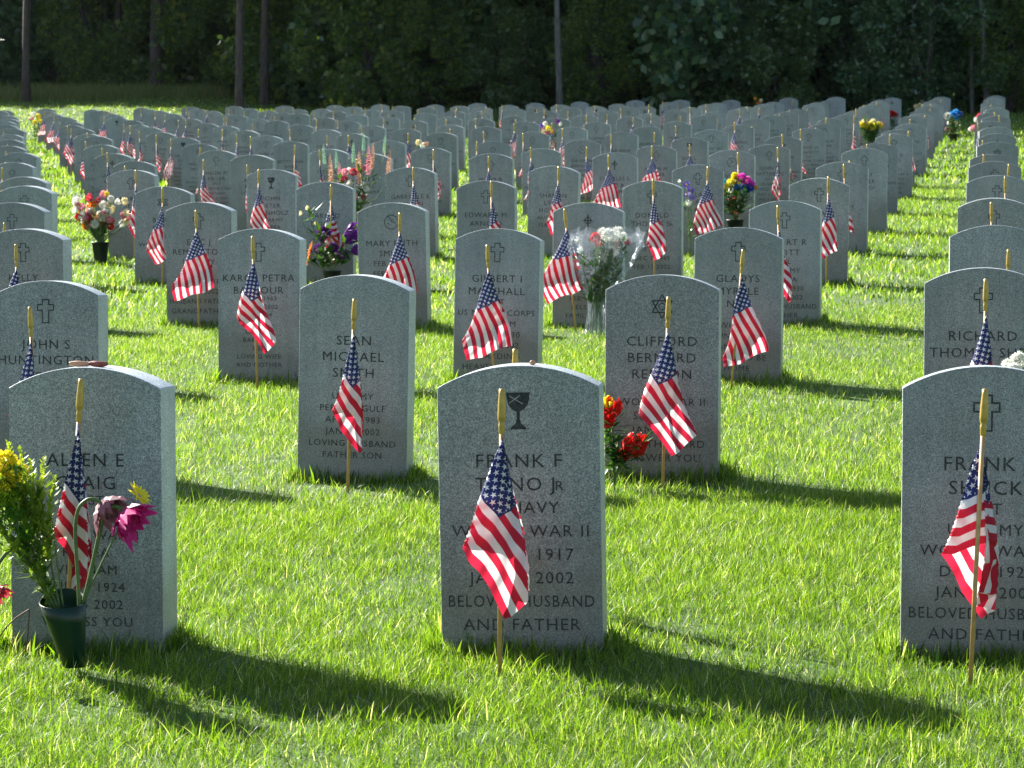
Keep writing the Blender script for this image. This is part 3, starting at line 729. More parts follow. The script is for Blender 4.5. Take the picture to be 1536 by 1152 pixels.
# --- the vase of wilting flowers beside the first stone
VY = 5.17
root = empty('vase_of_flowers', (P(106, 900, VY).x, VY, gz(P(106, 900, VY).x, VY)))
tag(root, 'dark green cone vase with drooping pink gerberas and yellow mums, nearest the camera', 'flowers')
RL = root.location
def R_(x, y, dy=0.0): return P(x, y, VY + dy) - RL
rim = R_(94, 903); pt = R_(111, 1000)
mb = MB(); n = 28; ring = []
axis = (rim - pt)
for j, t in enumerate((0.0, 0.35, 0.7, 1.0)):
    for i in range(n):
        a = 2 * math.pi * i / n; r = 0.021 + (0.046 - 0.021) * t
        z = 0.007 * math.sin(a) if t == 1.0 else 0
        ring.append(pt + axis * t + Vector((math.cos(a) * r, math.sin(a) * r, z + (0.014 * max(0, math.sin(a)) if t == 1 else 0))))
mb.add(ring, [(j * n + i, j * n + (i + 1) % n, (j + 1) * n + (i + 1) % n, (j + 1) * n + i) for j in range(3) for i in range(n)])
vz = mb.build('vase', M['vase_green'], root, None, True)
sm = vz.modifiers.new('thickness', 'SOLIDIFY'); sm.thickness = 0.0022
smb = MB()
def stem(px, rads=0.0032, dys=None):
    pts = [R_(x, y, (dys[i] if dys else 0)) for i, (x, y) in enumerate(px)]
    fine = []
    for i in range(len(pts) - 1):
        p0 = pts[max(i - 1, 0)]; p1 = pts[i]; p2 = pts[i + 1]; p3 = pts[min(i + 2, len(pts) - 1)]
        for t in (0, .25, .5, .75): fine.append(0.5 * ((2 * p1) + (p2 - p0) * t + (2 * p0 - 5 * p1 + 4 * p2 - p3) * t * t + (3 * p1 - p0 - 3 * p2 + p3) * t ** 3))
    fine.append(pts[-1]); smb.tube(fine, rads, 8)
stem([(119, 915), (117, 870), (113, 800), (117, 765), (130, 750), (143, 749), (153, 756)], 0.0036)
stem([(124, 908), (137, 855), (149, 800), (156, 770), (168, 760), (181, 762), (189, 770)], 0.0042)
stem([(122, 910), (150, 850), (180, 790), (201, 752)], 0.0020)
stem([(76, 912), (62, 875), (45, 845), (28, 828), (14, 826), (0, 842), (-12, 860)], 0.0036)
stem([(88, 915), (66, 862), (38, 806)], 0.0025); stem([(84, 915), (50, 850), (22, 780)], 0.0025); stem([(90, 915), (72, 820), (60, 740)], 0.0022)
stem([(84, 915), (40, 820), (5, 730)], 0.0025); stem([(95, 912), (84, 830), (78, 780)], 0.0018)
smb.build('stems', M['stem'], root, None, True)
flower(root, 'droop', 'magenta', P(184, 771, VY - .005), 0.058, (0.62, -0.5, -0.45)); flower(root, 'droop', 'dusty', P(152, 752, VY + 0.02), 0.055, (0.5, -0.25, -0.5))
o = flower(root, 'daisy', 'yellow', P(209, 743, VY), 0.033, (0.66, -0.22, 0.60)); 
for x, y, s_ in ((8, 693, .026), (24, 708, .028), (4, 722, .03), (-10, 705, .03), (14, 742, .024), (-8, 752, .026), (30, 730, .02), (-22, 730, .03)):
    flower(root, 'pom', 'yellow' if y < 735 else 'lime', P(x, y, VY + random.uniform(-.03, .05)), s_, (-0.3, -.5, .8))
for x, y, s_ in ((24, 768, .021), (40, 798, .019)): flower(root, 'pom', 'green', P(x, y, VY - .02), s_, (0, -.8, .5))
flower(root, 'droop', 'rose', P(-6, 882, VY - .02), 0.028, (0.5, -0.3, -0.5))
lmb = MB(); lime = MB(); r5 = random.Random(3)
for i in range(850):                       # dark leafy mass spreading to the left
    t = r5.random() ** .7; b = R_(74 - 118 * t * r5.uniform(.25, 1.3) + r5.gauss(0, 2 + 9 * t), 900 - 195 * t, r5.uniform(-.05, .06))
    d = Vector((r5.gauss(-.2, 1), r5.gauss(0, .8), r5.gauss(.5, .7))).normalized() * r5.uniform(.018, .045)
    lmb.leaf(b, b + d, r5.uniform(.008, .014))
for sx, sy, ex, ey in ((40, 800, 12, 662), (46, 800, 30, 668), (50, 790, 46, 690), (60, 800, 66, 685), (66, 820, 84, 715), (70, 850, 74, 770), (30, 780, 2, 690), (58, 800, 58, 720)):
    for i in range(70):
        t = i / 70; b = R_(sx + (ex - sx) * t, sy + (ey - sy) * t, -0.02); w = 0.028 * (1 - t) ** .6 + .006
        d = Vector((r5.gauss(0, 1), r5.gauss(0, 1), 1.2)).normalized() * w * r5.uniform(.5, 1.1)
        lime.leaf(b, b + d * 1.2, .008)
M['leaf_fresh'] = foliage_mat('bouquet_leaf_fresh', [(0, (0.04, 0.10, 0.012)), (1, (0.15, 0.25, 0.03))], 0.45)
lmb.build('leaves', M['leaf_fresh'], root); lime.build('filler_sprays', M['leaf_lime'], root)
mb = MB(); mb.tube([R_(-6, 962), R_(10, 940), R_(25, 926), R_(44, 914)], 0.0016, 5); mb.tube([R_(38, 985), R_(42, 950), R_(44, 914)], 0.0014, 5); mb.build('dry_twig', PM['brown'], root)

bouquet('flower_vase', 'dark vase of white, red, pink and yellow silk blossoms standing on open grass', 152, 17.0,
        scatter(114, 198, 290, 342, 56, ['pom', 'pom', 'tulip'], ['red', 'white', 'pink', 'pink', 'cream', 'rose', 'white', 'pink', 'orange'], 4.6, 7.4, 4) + [(116, 303, 'pom', 'white', 9), (114, 315, 'tulip', 'white', 6), (160, 291, 'daisy', 'yellow', 6), (130, 338, 'pom', 'orange', 8)], 'pot_dark', .055, .14, 70)
bouquet('purple_bouquet', 'deep purple blossoms and orange gerberas in a pot below the fifth row flag', 498, 14.55,
        [(486, 352, 'pom', 'purple', 13.8), (526, 349, 'tulip', 'purple', 15.0), (520, 358, 'tulip', 'purple', 12.5), (512, 383, 'pom', 'purple', 11.2), (532, 376, 'tulip', 'purple', 10.0), (478, 374, 'pom', 'purple', 8.8), (466, 374, 'daisy', 'orange', 13.8), (463, 388, 'daisy', 'orange', 12.5), (500, 372, 'pom', 'purple', 8.8), (452, 320, 'tulip', 'cream', 3.8), (462, 312, 'tulip', 'cream', 3.8), (475, 335, 'tulip', 'cream', 3.8)], 'pot_dark', .05, .10, 90, leaf_len=.1)
bouquet('snapdragon_bouquet', 'tall bouquet of green and peach snapdragon spikes over white blossoms', 532, 18.4,
        [(497, 276, 'spike', 'peach', 5), (510, 283, 'spike', 'pink', 4.5), (538, 276, 'spike', 'peach', 5.5), (552, 262, 'spike', 'pink', 5), (558, 254, 'spike', 'peach', 4.5), (582, 262, 'spike', 'peach', 4.5),
         (487, 246, 'spike', 'mint', 3.4), (505, 252, 'spike', 'mint', 3.2), (530, 244, 'spike', 'mint', 3.6), (545, 226, 'spike', 'mint', 3.2), (576, 230, 'spike', 'mint', 3.2)] +
        scatter(512, 556, 245, 305, 16, ['pom'], ['white', 'white', 'pink', 'rose'], 4, 7, 8), 'pot_dark', .05, .12, 120, leaf_len=.09)
bouquet('rainbow_daisy_bouquet', 'rainbow dyed daisies, yellow, magenta, cyan and lime, in dark leaves', 1102, 18.75,
        [(1073, 271, 'pom', 'green', 6.2), (1074, 280, 'pom', 'green', 5.0), (1083, 274, 'pom', 'cyan', 7.5), (1079, 282, 'pom', 'lime', 6.2), (1088, 280, 'pom', 'yellow', 7.5), (1096, 275, 'pom', 'yellow', 7.5), (1103, 270, 'pom', 'yellow', 8.1), (1102, 264, 'pom', 'yellow', 6.2),
         (1112, 267, 'pom', 'hotpink', 8.1), (1120, 272, 'pom', 'hotpink', 8.8), (1127, 276, 'pom', 'hotpink', 6.2), (1105, 283, 'pom', 'skyblue', 7.5), (1118, 282, 'pom', 'blue', 6.9), (1125, 281, 'pom', 'blue', 7.5), (1087, 291, 'pom', 'lime', 7.5), (1104, 290, 'pom', 'lime', 5.6),
         (1117, 291, 'pom', 'cyan', 5.0), (1096, 293, 'pom', 'white', 5.0), (1098, 302, 'pom', 'pink', 4.4), (1063, 289, 'pom', 'cyan', 5.6), (1071, 297, 'pom', 'cyan', 5.6), (1133, 281, 'pom', 'yolk', 3.8)], 'pot_dark', .06, .12, 200, leaf_len=.09)
bouquet('blue_flower_bunch', 'violet and white ribbon blossoms beside the rainbow daisies', 1034, 16.6,
        [(1030, 277, 'daisy', 'violet', 7), (1036, 285, 'daisy', 'violet', 8), (1030, 292, 'daisy', 'violet', 7), (1033, 306, 'tulip', 'white', 5), (1038, 296, 'daisy', 'violet', 6), (1020, 272, 'tulip', 'white', 3)], None, leaves=20)
bouquet('mauve_bouquet', 'faded mauve and brown bouquet in a dark pot, seventh row', 1168, 21.6,
        scatter(1150, 1192, 256, 284, 22, ['pom', 'daisy'], ['mauve', 'dusty', 'mauve', 'brown', 'peach'], 4, 6.5, 21) + [(1170, 252, 'tulip', 'cream', 7), (1180, 256, 'tulip', 'cream', 6)], 'pot_dark', .07, .12, 90)
bouquet('potted_mum', 'bushy pot of pale yellow chrysanthemums between two columns of headstones', 1304, 34.5,
        scatter(1288, 1321, 182, 194, 22, ['pom'], ['yellow', 'cream', 'yellow'], 4.2, 5.6, 31), 'pot_dark', .10, .10, 260, leaf_len=.10)
bouquet('blue_white_bouquet', 'bright blue and white bouquet in a dark pot on the far aisle', 1427, 39.5,
        [(1434, 169, 'pom', 'skyblue', 6), (1428, 172, 'pom', 'skyblue', 5), (1440, 172, 'pom', 'blue', 5), (1434, 176, 'pom', 'skyblue', 5), (1421, 174, 'pom', 'white', 6), (1424, 184, 'pom', 'white', 4), (1434, 184, 'pom', 'cream', 3), (1420, 194, 'pom', 'mauve', 4), (1428, 196, 'pom', 'peach', 4), (1438, 190, 'pom', 'lime', 3)], 'pot_dark', .07, .12, 110, leaf_len=.10)
bouquet('red_white_bouquet', 'red and white roses leaning on the column of stones at the aisle', 1474, 40.5,
        [(1470, 175, 'pom', 'rose', 6), (1477, 172, 'pom', 'white', 5), (1465, 180, 'pom', 'white', 5), (1472, 184, 'pom', 'rose', 5), (1461, 192, 'pom', 'pink', 6), (1468, 196, 'pom', 'magenta', 6), (1456, 194, 'pom', 'white', 4)], 'pot_dark', .05, .1, 60, leaf_len=.08)
bouquet('red_flower_pot', 'low pot of red blossoms in the far rows by the aisle', 1336, 43.0,
        scatter(1330, 1344, 168, 176, 10, ['pom'], ['red', 'rose', 'pink'], 3, 4.4, 41), 'pot_dark', .08, .1, 60, leaf_len=.08)
bouquet('purple_yellow_bouquet', 'small bunch of lilac, purple and yellow blossoms in the far middle rows', 822, 31.5,
        [(812, 190, 'pom', 'violet', 4.5), (818, 186, 'pom', 'white', 4), (822, 193, 'pom', 'yellow', 5), (836, 182, 'pom', 'purple', 4.5), (840, 186, 'pom', 'white', 3.4), (815, 198, 'pom', 'cream', 4), (828, 198, 'pom', 'yolk', 3.5), (820, 200, 'pom', 'pink', 4)], 'pot_dark', .05, .1, 50)
bouquet('yellow_flower_bunch', 'small yellow and white bunch on the grass by the left far column', 56, 45.0,
        [(50, 172, 'pom', 'white', 4), (57, 175, 'pom', 'yellow', 5), (60, 182, 'pom', 'yellow', 4), (52, 184, 'pom', 'yellow', 4), (48, 178, 'pom', 'pink', 3)], None, leaves=60, leaf_len=.1)
bouquet('cream_flower_bunch', 'cream silk blossoms beside the seventh row flags', 634, 23.5,
        [(628, 214, 'pom', 'cream', 5), (634, 218, 'pom', 'white', 5), (640, 216, 'pom', 'peach', 4)], None, leaves=20)
bouquet('white_blossom_bunch', 'frilly white blossoms showing behind the cut off front headstone', 1524, 6.9,
        [(1512, 549, 'pom', 'white', 12), (1528, 541, 'pom', 'white', 15), (1545, 548, 'pom', 'white', 15), (1520, 556, 'pom', 'white', 13)], 'pot_dark', .05, .12, 30)
bouquet('far_white_bunch', 'white and yellow blossoms at the far end of the aisle column', 1378, 45.5,
        [(1374, 160, 'pom', 'cream', 4), (1380, 158, 'pom', 'cream', 4), (1385, 161, 'pom', 'white', 3)], None, leaves=24)
bouquet('far_orange_bunch', 'little orange and white bunch high among the rearmost headstones', 1136, 44.5,
        [(1133, 148, 'pom', 'yolk', 2.6), (1141, 151, 'pom', 'cream', 3.2), (1137, 155, 'pom', 'orange', 2.6)], None, leaves=14)

# red blossoms at the foot of the six pointed star stone
RY = 7.33
bouquet('red_tulip_bunch', 'red silk tulips with a yellow bloom lying against the six pointed star headstone', 922, RY,
        [(945, 673, 'tulip', 'red', 21), (957, 664, 'tulip', 'red', 14), (918, 617, 'tulip', 'red', 19), (912, 634, 'tulip', 'red', 14), (912, 606, 'tulip', 'yellow', 11), (934, 684, 'tulip', 'red', 12)], None, leaves=170, leaf_len=.05, spread=.03)

# the bouquet wrapped in clear film
WY = 11.95
wr = bouquet('wrapped_bouquet', 'white and red carnations in crumpled clear film before the ringed cross headstone', 893, WY,
        [(912, 352, 'pom', 'white', 11), (925, 349, 'pom', 'white', 11), (920, 358, 'pom', 'white', 9), (934, 356, 'pom', 'white', 9), (903, 348, 'pom', 'white', 8), (893, 357, 'pom', 'red', 9), (923, 368, 'pom', 'red', 8), (940, 362, 'pom', 'rose', 7), (905, 360, 'pom', 'white', 8), (898, 372, 'tulip', 'red', 7), (915, 374, 'pom', 'white', 6), (868, 362, 'tulip', 'white', 7), (872, 376, 'tulip', 'white', 6)], None, leaves=420, leaf_len=.06, spread=.04)
mb = MB(); n = 44
prof = [(892, 505, 15), (893, 480, 12), (895, 455, 13), (900, 430, 26), (905, 400, 42), (910, 370, 52), (912, 345, 50)]
vs_ = []
for j, (cx, cy, r) in enumerate(prof):
    for i in range(n):
        a = 2 * math.pi * i / n; rr2 = r * WY / F * (1 + .13 * math.sin(a * 7 + j) + .07 * math.sin(a * 13 + 2 * j))
        p = P(cx, cy + (6 * math.sin(a * 5) if j == 6 else 0), WY) - wr.location
        vs_.append(p + Vector((math.cos(a) * rr2, math.sin(a) * rr2 * .8, 0)))
mb.add(vs_, [(j * n + i, j * n + (i + 1) % n, (j + 1) * n + (i + 1) % n, (j + 1) * n + i) for j in range(len(prof) - 1) for i in range(n)])
mb.build('film_wrap', M['film'], wr, None, True)
mb = MB()
for i in range(9): a = i * .7; mb.tube([P(893 + 9 * math.cos(a), 500, WY + .02 * math.sin(a)) - wr.location, P(894 + 6 * math.cos(a), 455, WY) - wr.location, P(900 + 14 * math.cos(a), 425, WY) - wr.location], .003, 5)
mb.build('cut_stems', M['stem'], wr)

# two small rolls and a pebble laid on the front stones
s0 = next(s for s in stones if (s['k'], s['c']) == (0, -1))['o']; s1 = next(s for s in stones if (s['k'], s['c']) == (0, 0))['o']
bpy.context.view_layer.update()
def on_stone(so, lx, ly, lz): return so.matrix_world @ Vector((lx, ly, lz))
for (lx, L, colr, lab, ang) in ((-0.020, 0.044, 'tan', 'pale tan stone roll lying on the crown of the front headstone', .05), (0.019, 0.040, 'brick', 'brick red stone roll lying on the crown beside the tan one', -.03)):
    mb = MB(); pts = []; rs = []
    for i in range(13):
        t = i / 12; pts.append(((t - .5) * L, 0.0015 * math.sin(t * 9), 0.0006 * math.sin(t * 7))); rs.append(0.0062 * min(1, 1.0 * (math.sin(math.pi * min(max(t, .04), .96)) ** .25)))
    mb.tube(pts, rs, 10)
    arc = SH - RISE * (lx / (SW / 2)) ** 2
    o = mb.build('stone_roll', PM[colr], None, on_stone(s0, lx, -0.018, arc + .0058), True); o.rotation_euler = (0, 0, -YAW + ang)
    tag(o, lab, 'stone')
mb = MB(); mb.lathe([(0.0005, -.005), (.005, -.0035), (.0068, .0), (.005, .0042), (.0005, .006)], 9)
o = mb.build('pebble', PM['tan'], None, on_stone(s1, 0.027, -0.02, SH - RISE * (0.027 / .161) ** 2 + .0045), True); o.scale = (1, .8, .95); tag(o, 'tiny tan pebble on the crown of the chalice headstone', 'pebble')

# ------------------------------------------------------------------ grass
def blades(n, xfun, h0, h1, w0, w1, segs, seed, name=None, lean=0.5, tint_bias=0.0, zoff=-0.004):
    r = np.random.default_rng(seed)
    x, y = xfun(r, n); n = len(x); z = ground(x, y) + zoff
    patch = 0.5 + 0.25 * np.sin(x * 2.1 + 1.7 * np.sin(y * 1.3)) * np.sin(y * 1.9 + 1.1 * np.sin(x * 2.7)) + 0.25 * np.sin(x * 11 + 2.2 * np.sin(y * 7)) * np.sin(y * 9.5 + 2.1 * np.sin(x * 8.3))
    if h1 < .06:
        keep = r.random(n) < 0.35 + 0.65 * np.clip(patch * 1.7, 0, 1); x, y, z, patch = x[keep], y[keep], z[keep], patch[keep]; n = len(x)
    h = r.uniform(h0, h1, n) * (0.65 + 0.7 * patch) * r.uniform(.7, 1.15, n)
    w = r.uniform(w0, w1, n)
    az = r.uniform(0, 2 * np.pi, n)                       # blade face direction
    la = r.normal(0.3, 1.3, n)                            # lean direction, loosely towards the light
    ln = np.abs(r.normal(0, lean, n)) + 0.08
    dx, dy = np.sin(la), np.cos(la); sx, sy = np.cos(az), np.sin(az)
    rings = []
    for s in range(segs + 1):
        t = s / segs; off = ln * h * t ** 1.6; hh = h * t * np.sqrt(np.clip(1 - (ln * t * .55) ** 2, .3, 1))
        cx, cy, cz = x + dx * off, y + dy * off, z + hh
        if s == segs: rings.append(np.stack([cx, cy, cz], -1)[:, None, :])
        else:
            ww = w * (1 - 0.55 * t) / 2
            rings.append(np.stack([np.stack([cx - sx * ww, cy - sy * ww, cz], -1), np.stack([cx + sx * ww, cy + sy * ww, cz], -1)], 1))
    V = np.concatenate(rings, 1); nv = V.shape[1]
    tint = np.clip(r.beta(2.2, 2.6, n) * 0.95 + 0.22 * (patch - .5) + tint_bias, 0, 0.90)
    tint = np.where(r.random(n) < (0.085 if y.mean() < 6.5 else 0.13), r.uniform(.9, 1, n), tint)
    quads = np.array([(2 * s, 2 * s + 1, 2 * s + 3, 2 * s + 2) for s in range(segs - 1)], dtype=np.int64).reshape(-1, 4)
    tri = np.array([2 * (segs - 1), 2 * (segs - 1) + 1, 2 * segs])
    loops = np.concatenate([quads.ravel(), tri]); sizes = np.array([4] * len(quads) + [3])
    return V.reshape(-1, 3), np.repeat(tint, nv), (loops[None] + (np.arange(n) * nv)[:, None]).ravel(), np.tile(sizes, n)

def join_blades(name, parts, mat, label, kind='stuff'):
    vs_, ts, ls, ss = [], [], [], []; b = 0
    for V, t, l, s in parts: vs_.append(V); ts.append(t); ls.append(l + b); ss.append(s); b += len(V)
    V, t, l, s = map(np.concatenate, (vs_, ts, ls, ss))
    me = bpy.data.meshes.new(name); me.vertices.add(len(V)); me.vertices.foreach_set('co', V.astype(np.float32).ravel())
    me.loops.add(len(l)); me.loops.foreach_set('vertex_index', l.astype(np.int32))
    me.polygons.add(len(s)); st = np.concatenate([[0], np.cumsum(s)[:-1]]); me.polygons.foreach_set('loop_start', st.astype(np.int32)); me.polygons.foreach_set('loop_total', s.astype(np.int32))
    me.update(calc_edges=True)
    at = me.attributes.new('tint', 'FLOAT', 'POINT'); at.data.foreach_set('value', t.astype(np.float32))
    me.polygons.foreach_set('use_smooth', np.ones(len(s), dtype=bool))
    o = mesh_obj(name, me, mat); tag(o, label, 'grass', None, kind); return o

def wedge(y0, y1, half=0.232, pad=0.35):
    def f(r, n):
        # uniform over the trapezoid
        y = np.sqrt(r.uniform(y0 * y0, y1 * y1, n)); x = r.uniform(-1, 1, n) * (half * y + pad); return x, y
    return f
def around_stones(kmax):
    ps = [(s['o'].location.x, s['o'].location.y, s['o'].rotation_euler[2]) for s in stones if s['k'] <= kmax]
    def f(r, n):
        i = r.integers(0, len(ps), n); q = np.array(ps)[i]
        t = r.uniform(-1, 1, n); side = r.integers(0, 3, n)
        lx = np.where(side == 0, t * .18, np.where(side == 1, -.168 - r.exponential(.012, n), .168 + r.exponential(.012, n)))
        ly = np.where(side == 0, -.056 - r.exponential(.022, n), t * .07)
        c, s_ = np.cos(q[:, 2]), np.sin(q[:, 2]); return q[:, 0] + lx * c - ly * s_, q[:, 1] + lx * s_ + ly * c
    return f
parts = [
    blades(420000, wedge(4.0, 7.2), .016, .038, .0011, .0023, 3, 1, lean=.8),
    blades(9000, wedge(4.0, 5.2), .035, .065, .0014, .0028, 3, 11, lean=.7),
    blades(15000, wedge(4.0, 9.0), .035, .06, .0011, .0022, 3, 12, lean=1.2, tint_bias=.12),
    blades(330000, wedge(7.2, 13), .018, .040, .0017, .0031, 3, 2, lean=.75),
    blades(230000, wedge(13, 26), .024, .050, .0045, .0080, 2, 3, lean=.65),
    blades(200000, wedge(26, 72), .04, .075, .012, .022, 2, 4, lean=.55),
    blades(9000, around_stones(1), .024, .060, .0014, .0028, 3, 5, lean=.4),
    blades(9000, around_stones(4), .03, .062, .003, .005, 3, 6, lean=.35),
    blades(12000, around_stones(11), .04, .075, .005, .008, 2, 7, lean=.35),
]
join_blades('lawn_grass', parts, M['grass'], 'bright green mown lawn grass between the rows of headstones')

def edge_fun(x0, x1, y0, y1):
    def f(r, n):
        c = r.uniform(0, 1, (60, 2)); i = r.integers(0, 60, n)
        return x0 + (x1 - x0) * c[i, 0] + r.normal(0, .25, n), y0 + (y1 - y0) * c[i, 1] + r.normal(0, .3, n)
    return f
join_blades('tall_grass', [blades(13000, edge_fun(-12.5, -6.8, 61.5, 63.5), .14, .34, .010, .018, 3, 8, lean=.35, tint_bias=.1),
                           blades(9000, edge_fun(-3.5, 14, 55.5, 57.5), .15, .3, .012, .022, 3, 9, lean=.35)], M['tallgrass'], 'uncut pale tall grass at the foot of the wood')
# seed heads poking up at stone feet
# ------------------------------------------------------------------ the wood behind
def crown_mesh(seed, W, H, z0, nleaf, size, mat, clumps=26):
    r = np.random.default_rng(seed)
    cc = []
    while len(cc) < clumps:
        p = r.uniform(-1, 1, 3)
        if p[0] ** 2 + p[1] ** 2 + (p[2] * .9) ** 2 < 1: cc.append(p)
    cc = np.array(cc); rad_ = r.uniform(.18, .42, clumps)
    i = r.integers(0, clumps, nleaf); d = r.normal(0, 1, (nleaf, 3)); d /= np.linalg.norm(d, axis=1)[:, None]
    p = cc[i] + d * (rad_[i] * r.uniform(.3, 1.0, nleaf) ** .5)[:, None]
    p = p * np.array([W, W, H / 2]) + np.array([0, 0, z0 + H / 2])
    # leaf: a narrow kite drooping outward
    a = r.normal(0, 1, (nleaf, 3)); a[:, 2] = a[:, 2] * .6 - .35; a /= np.linalg.norm(a, axis=1)[:, None]
    b = np.cross(a, r.normal(0, 1, (nleaf, 3))); b /= np.linalg.norm(b, axis=1)[:, None]
    L = size * r.uniform(.6, 1.3, nleaf)[:, None]; w = L * .33
    V = np.stack([p, p + a * L * .5 + b * w, p + a * L, p + a * L * .5 - b * w], 1).reshape(-1, 3)
    me = bpy.data.meshes.new('crown'); me.vertices.add(len(V)); me.vertices.foreach_set('co', V.astype(np.float32).ravel())
    me.loops.add(len(V)); me.loops.foreach_set('vertex_index', np.arange(len(V), dtype=np.int32)); me.polygons.add(nleaf)
    me.polygons.foreach_set('loop_start', np.arange(0, len(V), 4, dtype=np.int32)); me.polygons.foreach_set('loop_total', np.full(nleaf, 4, dtype=np.int32))
    me.update(calc_edges=True); me.materials.append(mat); return me
def trunk_mesh(seed, r0, H, limbs=6, lean=0.0):
    r = random.Random(seed); mb = MB()
    pts = [Vector((lean * z + .05 * math.sin(z * .7 + seed), .05 * math.cos(z * .6 + seed), z)) for z in np.linspace(-.3, H, 9)]
    mb.tube(pts, [r0 * (1.25 if i == 0 else 1 - .075 * i) for i in range(9)], 10)
    for i in range(limbs):
        b = pts[3 + i % 5]; a = r.uniform(0, 6.28); L = r.uniform(.8, 2.0)
        e = b + Vector((math.cos(a) * L, math.sin(a) * L, r.uniform(.2, 1.2)))
        mb.tube([b, (b + e) / 2 + Vector((0, 0, .1)), e], [r0 * .3, r0 * .2, r0 * .08], 6)
    return mb.mesh('trunk', True)
TREEC = [crown_mesh(20 + i, 2.5, 7.5, 1.9 + .3 * i, 6500, .30, M['leaf_dark'] if i != 2 else M['leaf_mid'], 34) for i in range(4)]
M['leaf_lit'] = foliage_mat('wood_leaf_light', [(0, (0.04, 0.09, 0.03)), (0.6, (0.08, 0.16, 0.04)), (1, (0.20, 0.26, 0.05))], 0.55, None, 0.32, (1.6, 1.4, 0.5), .6)
BUSHC = [crown_mesh(40 + i, 1.45, 3.3, -.15, (12000, 7000, 9000, 5500, 10000)[i], (.095, .16, .13, .20, .11)[i], (M['leaf_dark'], M['leaf_lit'], M['leaf_mid'])[i % 3], 30) for i in range(5)]
BIGC = [crown_mesh(60 + i, 2.6, 5.2, .2, 9000, .22, (M['leaf_dark'], M['leaf_lit'], M['leaf_mid'])[i % 3], 36) for i in range(3)]
TRUNKS = [trunk_mesh(i, .12 + .02 * i, 9) for i in range(4)]
for t in TRUNKS: t.materials.append(M['bark'])
STEMS = []
for i in range(3):
    mb = MB(); r = random.Random(i)
    for j in range(6):
        a = r.uniform(0, 6.28); mb.tube([(0, 0, -.1), (math.cos(a) * .25, math.sin(a) * .25, .9), (math.cos(a) * .8, math.sin(a) * .8, 2.3)], [.03, .022, .008], 6)
    me = mb.mesh('stems', True); me.materials.append(M['bark']); STEMS.append(me)

def wood_edge(x):                   # forward distance of the wood's edge
    return 63.5 if x < -7 else (63.5 - (x + 7) * 1.7 if x < -3.5 else 57.5 - min(4.0, (x + 3.5) * .5))
trees = []
def in_gap(x, y, low=False):
    for cx, cy, half in ((-10.2, 60.6, 2.7),):
        dx, dy = x - cx, y - cy; a = dx * math.sin(SUN_AZ) + dy * math.cos(SUN_AZ); b = abs(dx * math.cos(SUN_AZ) - dy * math.sin(SUN_AZ))
        if b < half + 1.2 and 2.0 < a < (6.5 if low else 16.0): return True
    return False
def add_tree(x, y, crown, trunk, name, s, rot, lift=0.0, parts=('crown', 'trunk')):
    o = empty(name, (x, y, gz(x, y) - .05)); o.rotation_euler = (0, 0, rot); o.scale = (s, s, s * random.uniform(.9, 1.15))
    cr = mesh_obj(parts[0], crown, None, o, (0, 0, lift)); mesh_obj(parts[1], trunk, None, o); return o
rw = random.Random(77)
front, second, back = [], [], []
x = -17.5
while x < 17.5:
    if not in_gap(x, wood_edge(x), True): front.append(add_tree(x, wood_edge(x) + .6 + rw.uniform(0, 1.2), BUSHC[rw.randrange(5)], STEMS[rw.randrange(3)], 'understory_bush', rw.uniform(.75, 1.1), rw.uniform(0, 6.28), parts=('foliage', 'stems')))
    x += rw.uniform(1.3, 1.9)
x = -19
while x < 19:
    if not in_gap(x, wood_edge(x) + 4, True): second.append(add_tree(x, wood_edge(x) + 3.4 + rw.uniform(0, 1.6), BIGC[rw.randrange(3)], STEMS[rw.randrange(3)], 'tall_shrub', rw.uniform(.85, 1.15), rw.uniform(0, 6.28), parts=('foliage', 'stems')))
    x += rw.uniform(2.2, 3.0)
for yy, dx in ((3.0, 4.6), (7.5, 3.8), (12, 3.8), (18, 3.6)):
    x = -24 - rw.uniform(0, 2)
    while x < 24:
        y = wood_edge(x) + yy + rw.uniform(-1, 1.5)
        if not in_gap(x, y) and not (rw.random() < (.40 if x < 1 else .22)): back.append(add_tree(x, y, TREEC[rw.randrange(4)], TRUNKS[rw.randrange(4)], 'broadleaf_tree', rw.uniform(.9, 1.2) * (1 + .02 * yy), rw.uniform(0, 6.28), rw.uniform(-1.2, .2) if yy > 4 else 0.0))
        x += dx * rw.uniform(.8, 1.2)
x = -26
while x < 26:
    back.append(add_tree(x, 84 + rw.uniform(0, 3), BIGC[rw.randrange(3)], STEMS[rw.randrange(3)], 'deep_wood_tree', rw.uniform(1.3, 1.7), rw.uniform(0, 6.28), parts=('crown', 'trunk'))); x += 1.7
def ordword(n):
    if n <= len(ORD): return ORD[n - 1]
    T = {2: 'twent', 3: 'thirt', 4: 'fort', 5: 'fift', 6: 'sixt', 7: 'sevent', 8: 'eight', 9: 'ninet'}[n // 10]
    return T + 'ieth' if n % 10 == 0 else T + 'y-' + ORD[n % 10 - 1]
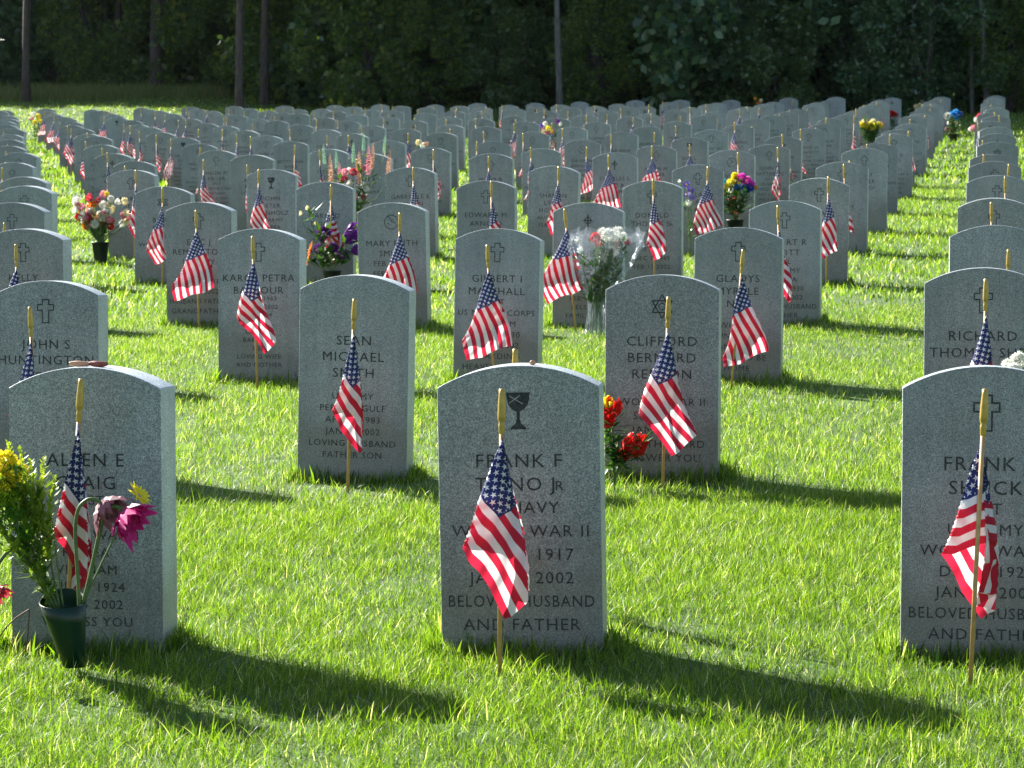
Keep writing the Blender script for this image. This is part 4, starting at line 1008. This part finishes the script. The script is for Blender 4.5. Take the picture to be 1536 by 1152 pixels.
# single trunks that stand out at the edge
lone = []
for px, dY, wpx, lean, mt, lab in ((42, 61.0, 13, 0.0, 'bark', 'slim dark trunk at the far left of the wood edge'), (237, 63.5, 21, 0.0, 'bark', 'thick brown trunk behind the pale tall grass'),
                                (362, 54.4, 13, 0.004, 'bark', 'straight brown trunk standing in front of the wood'), (838, 54.2, 10, 0.0, 'bark_pale', 'slim pale barked trunk at the middle of the wood edge'),
                                (400, 60.0, 14, 0.0, 'bark', 'dark trunk just behind the straight brown trunk'), (175, 65.0, 10, 0.01, 'bark', 'thin shadowed trunk left of the thick brown one'),
                                (1478, 54.4, 8, -0.05, 'bark_pale', 'thin leaning pale trunk by the right end of the wood'), (1462, 54.7, 6, -0.02, 'bark_pale', 'thinnest pale sapling trunk beside the leaning one')):
    X = P(px, 100, dY).x; o = empty('woodland_tree', (X, dY, gz(X, dY) - .1))
    tm = trunk_mesh(px, wpx / 2 * dY / F, 9, 5, lean); tm.materials.append(M[mt]); mesh_obj('trunk', tm, None, o)
    mesh_obj('crown', TREEC[px % 4], None, o, (0, 0, 2.2)); tag(o, lab, 'tree', 'lone trunks along the wood edge'); lone.append(o)
for lst, what, cat, grp in ((front, 'leafy dark bush', 'bush', 'bushes along the foot of the wood'), (second, 'tall dense shrub', 'shrub', 'tall shrubs behind the edge bushes'), (back, 'shadowed woodland tree', 'tree', 'trees of the dark wood')):
    for i, o in enumerate(sorted(lst, key=lambda o: proj(o.location)[0])):
        px = proj(o.location)[0]
        tag(o, '%s at the wood edge, %s from the left of its kind' % (what, ordword(i + 1)), cat, grp)
# ------------------------------------------------------------------ the thin morning haze, lit from behind
hz = MB(); x0, x1, y0, y1, z0_, z1_ = -60.0, 60.0, -30.0, 112.0, -8.0, 22.0
hz.add([(x0, y0, z0_), (x1, y0, z0_), (x1, y1, z0_), (x0, y1, z0_), (x0, y0, z1_), (x1, y0, z1_), (x1, y1, z1_), (x0, y1, z1_)],
       [(3, 2, 1, 0), (4, 5, 6, 7), (0, 1, 5, 4), (1, 2, 6, 5), (2, 3, 7, 6), (3, 0, 4, 7)])
hm, hnt, hout = new_mat('haze_air')
pv = hnt.nodes.new('ShaderNodeVolumePrincipled'); pv.inputs['Density'].default_value = 0.000040; pv.inputs['Color'].default_value = (0.72, 0.90, 1.0, 1)
pv.inputs['Anisotropy'].default_value = 0.35
hnt.links.new(pv.outputs[0], hout.inputs['Volume'])
tag(hz.build('haze', hm), 'thin bluish haze hanging over the graves', None, None, 'stuff')
scene.cycles.volume_bounces = 0
print('STONES', len(stones), 'FLAGS', nf)
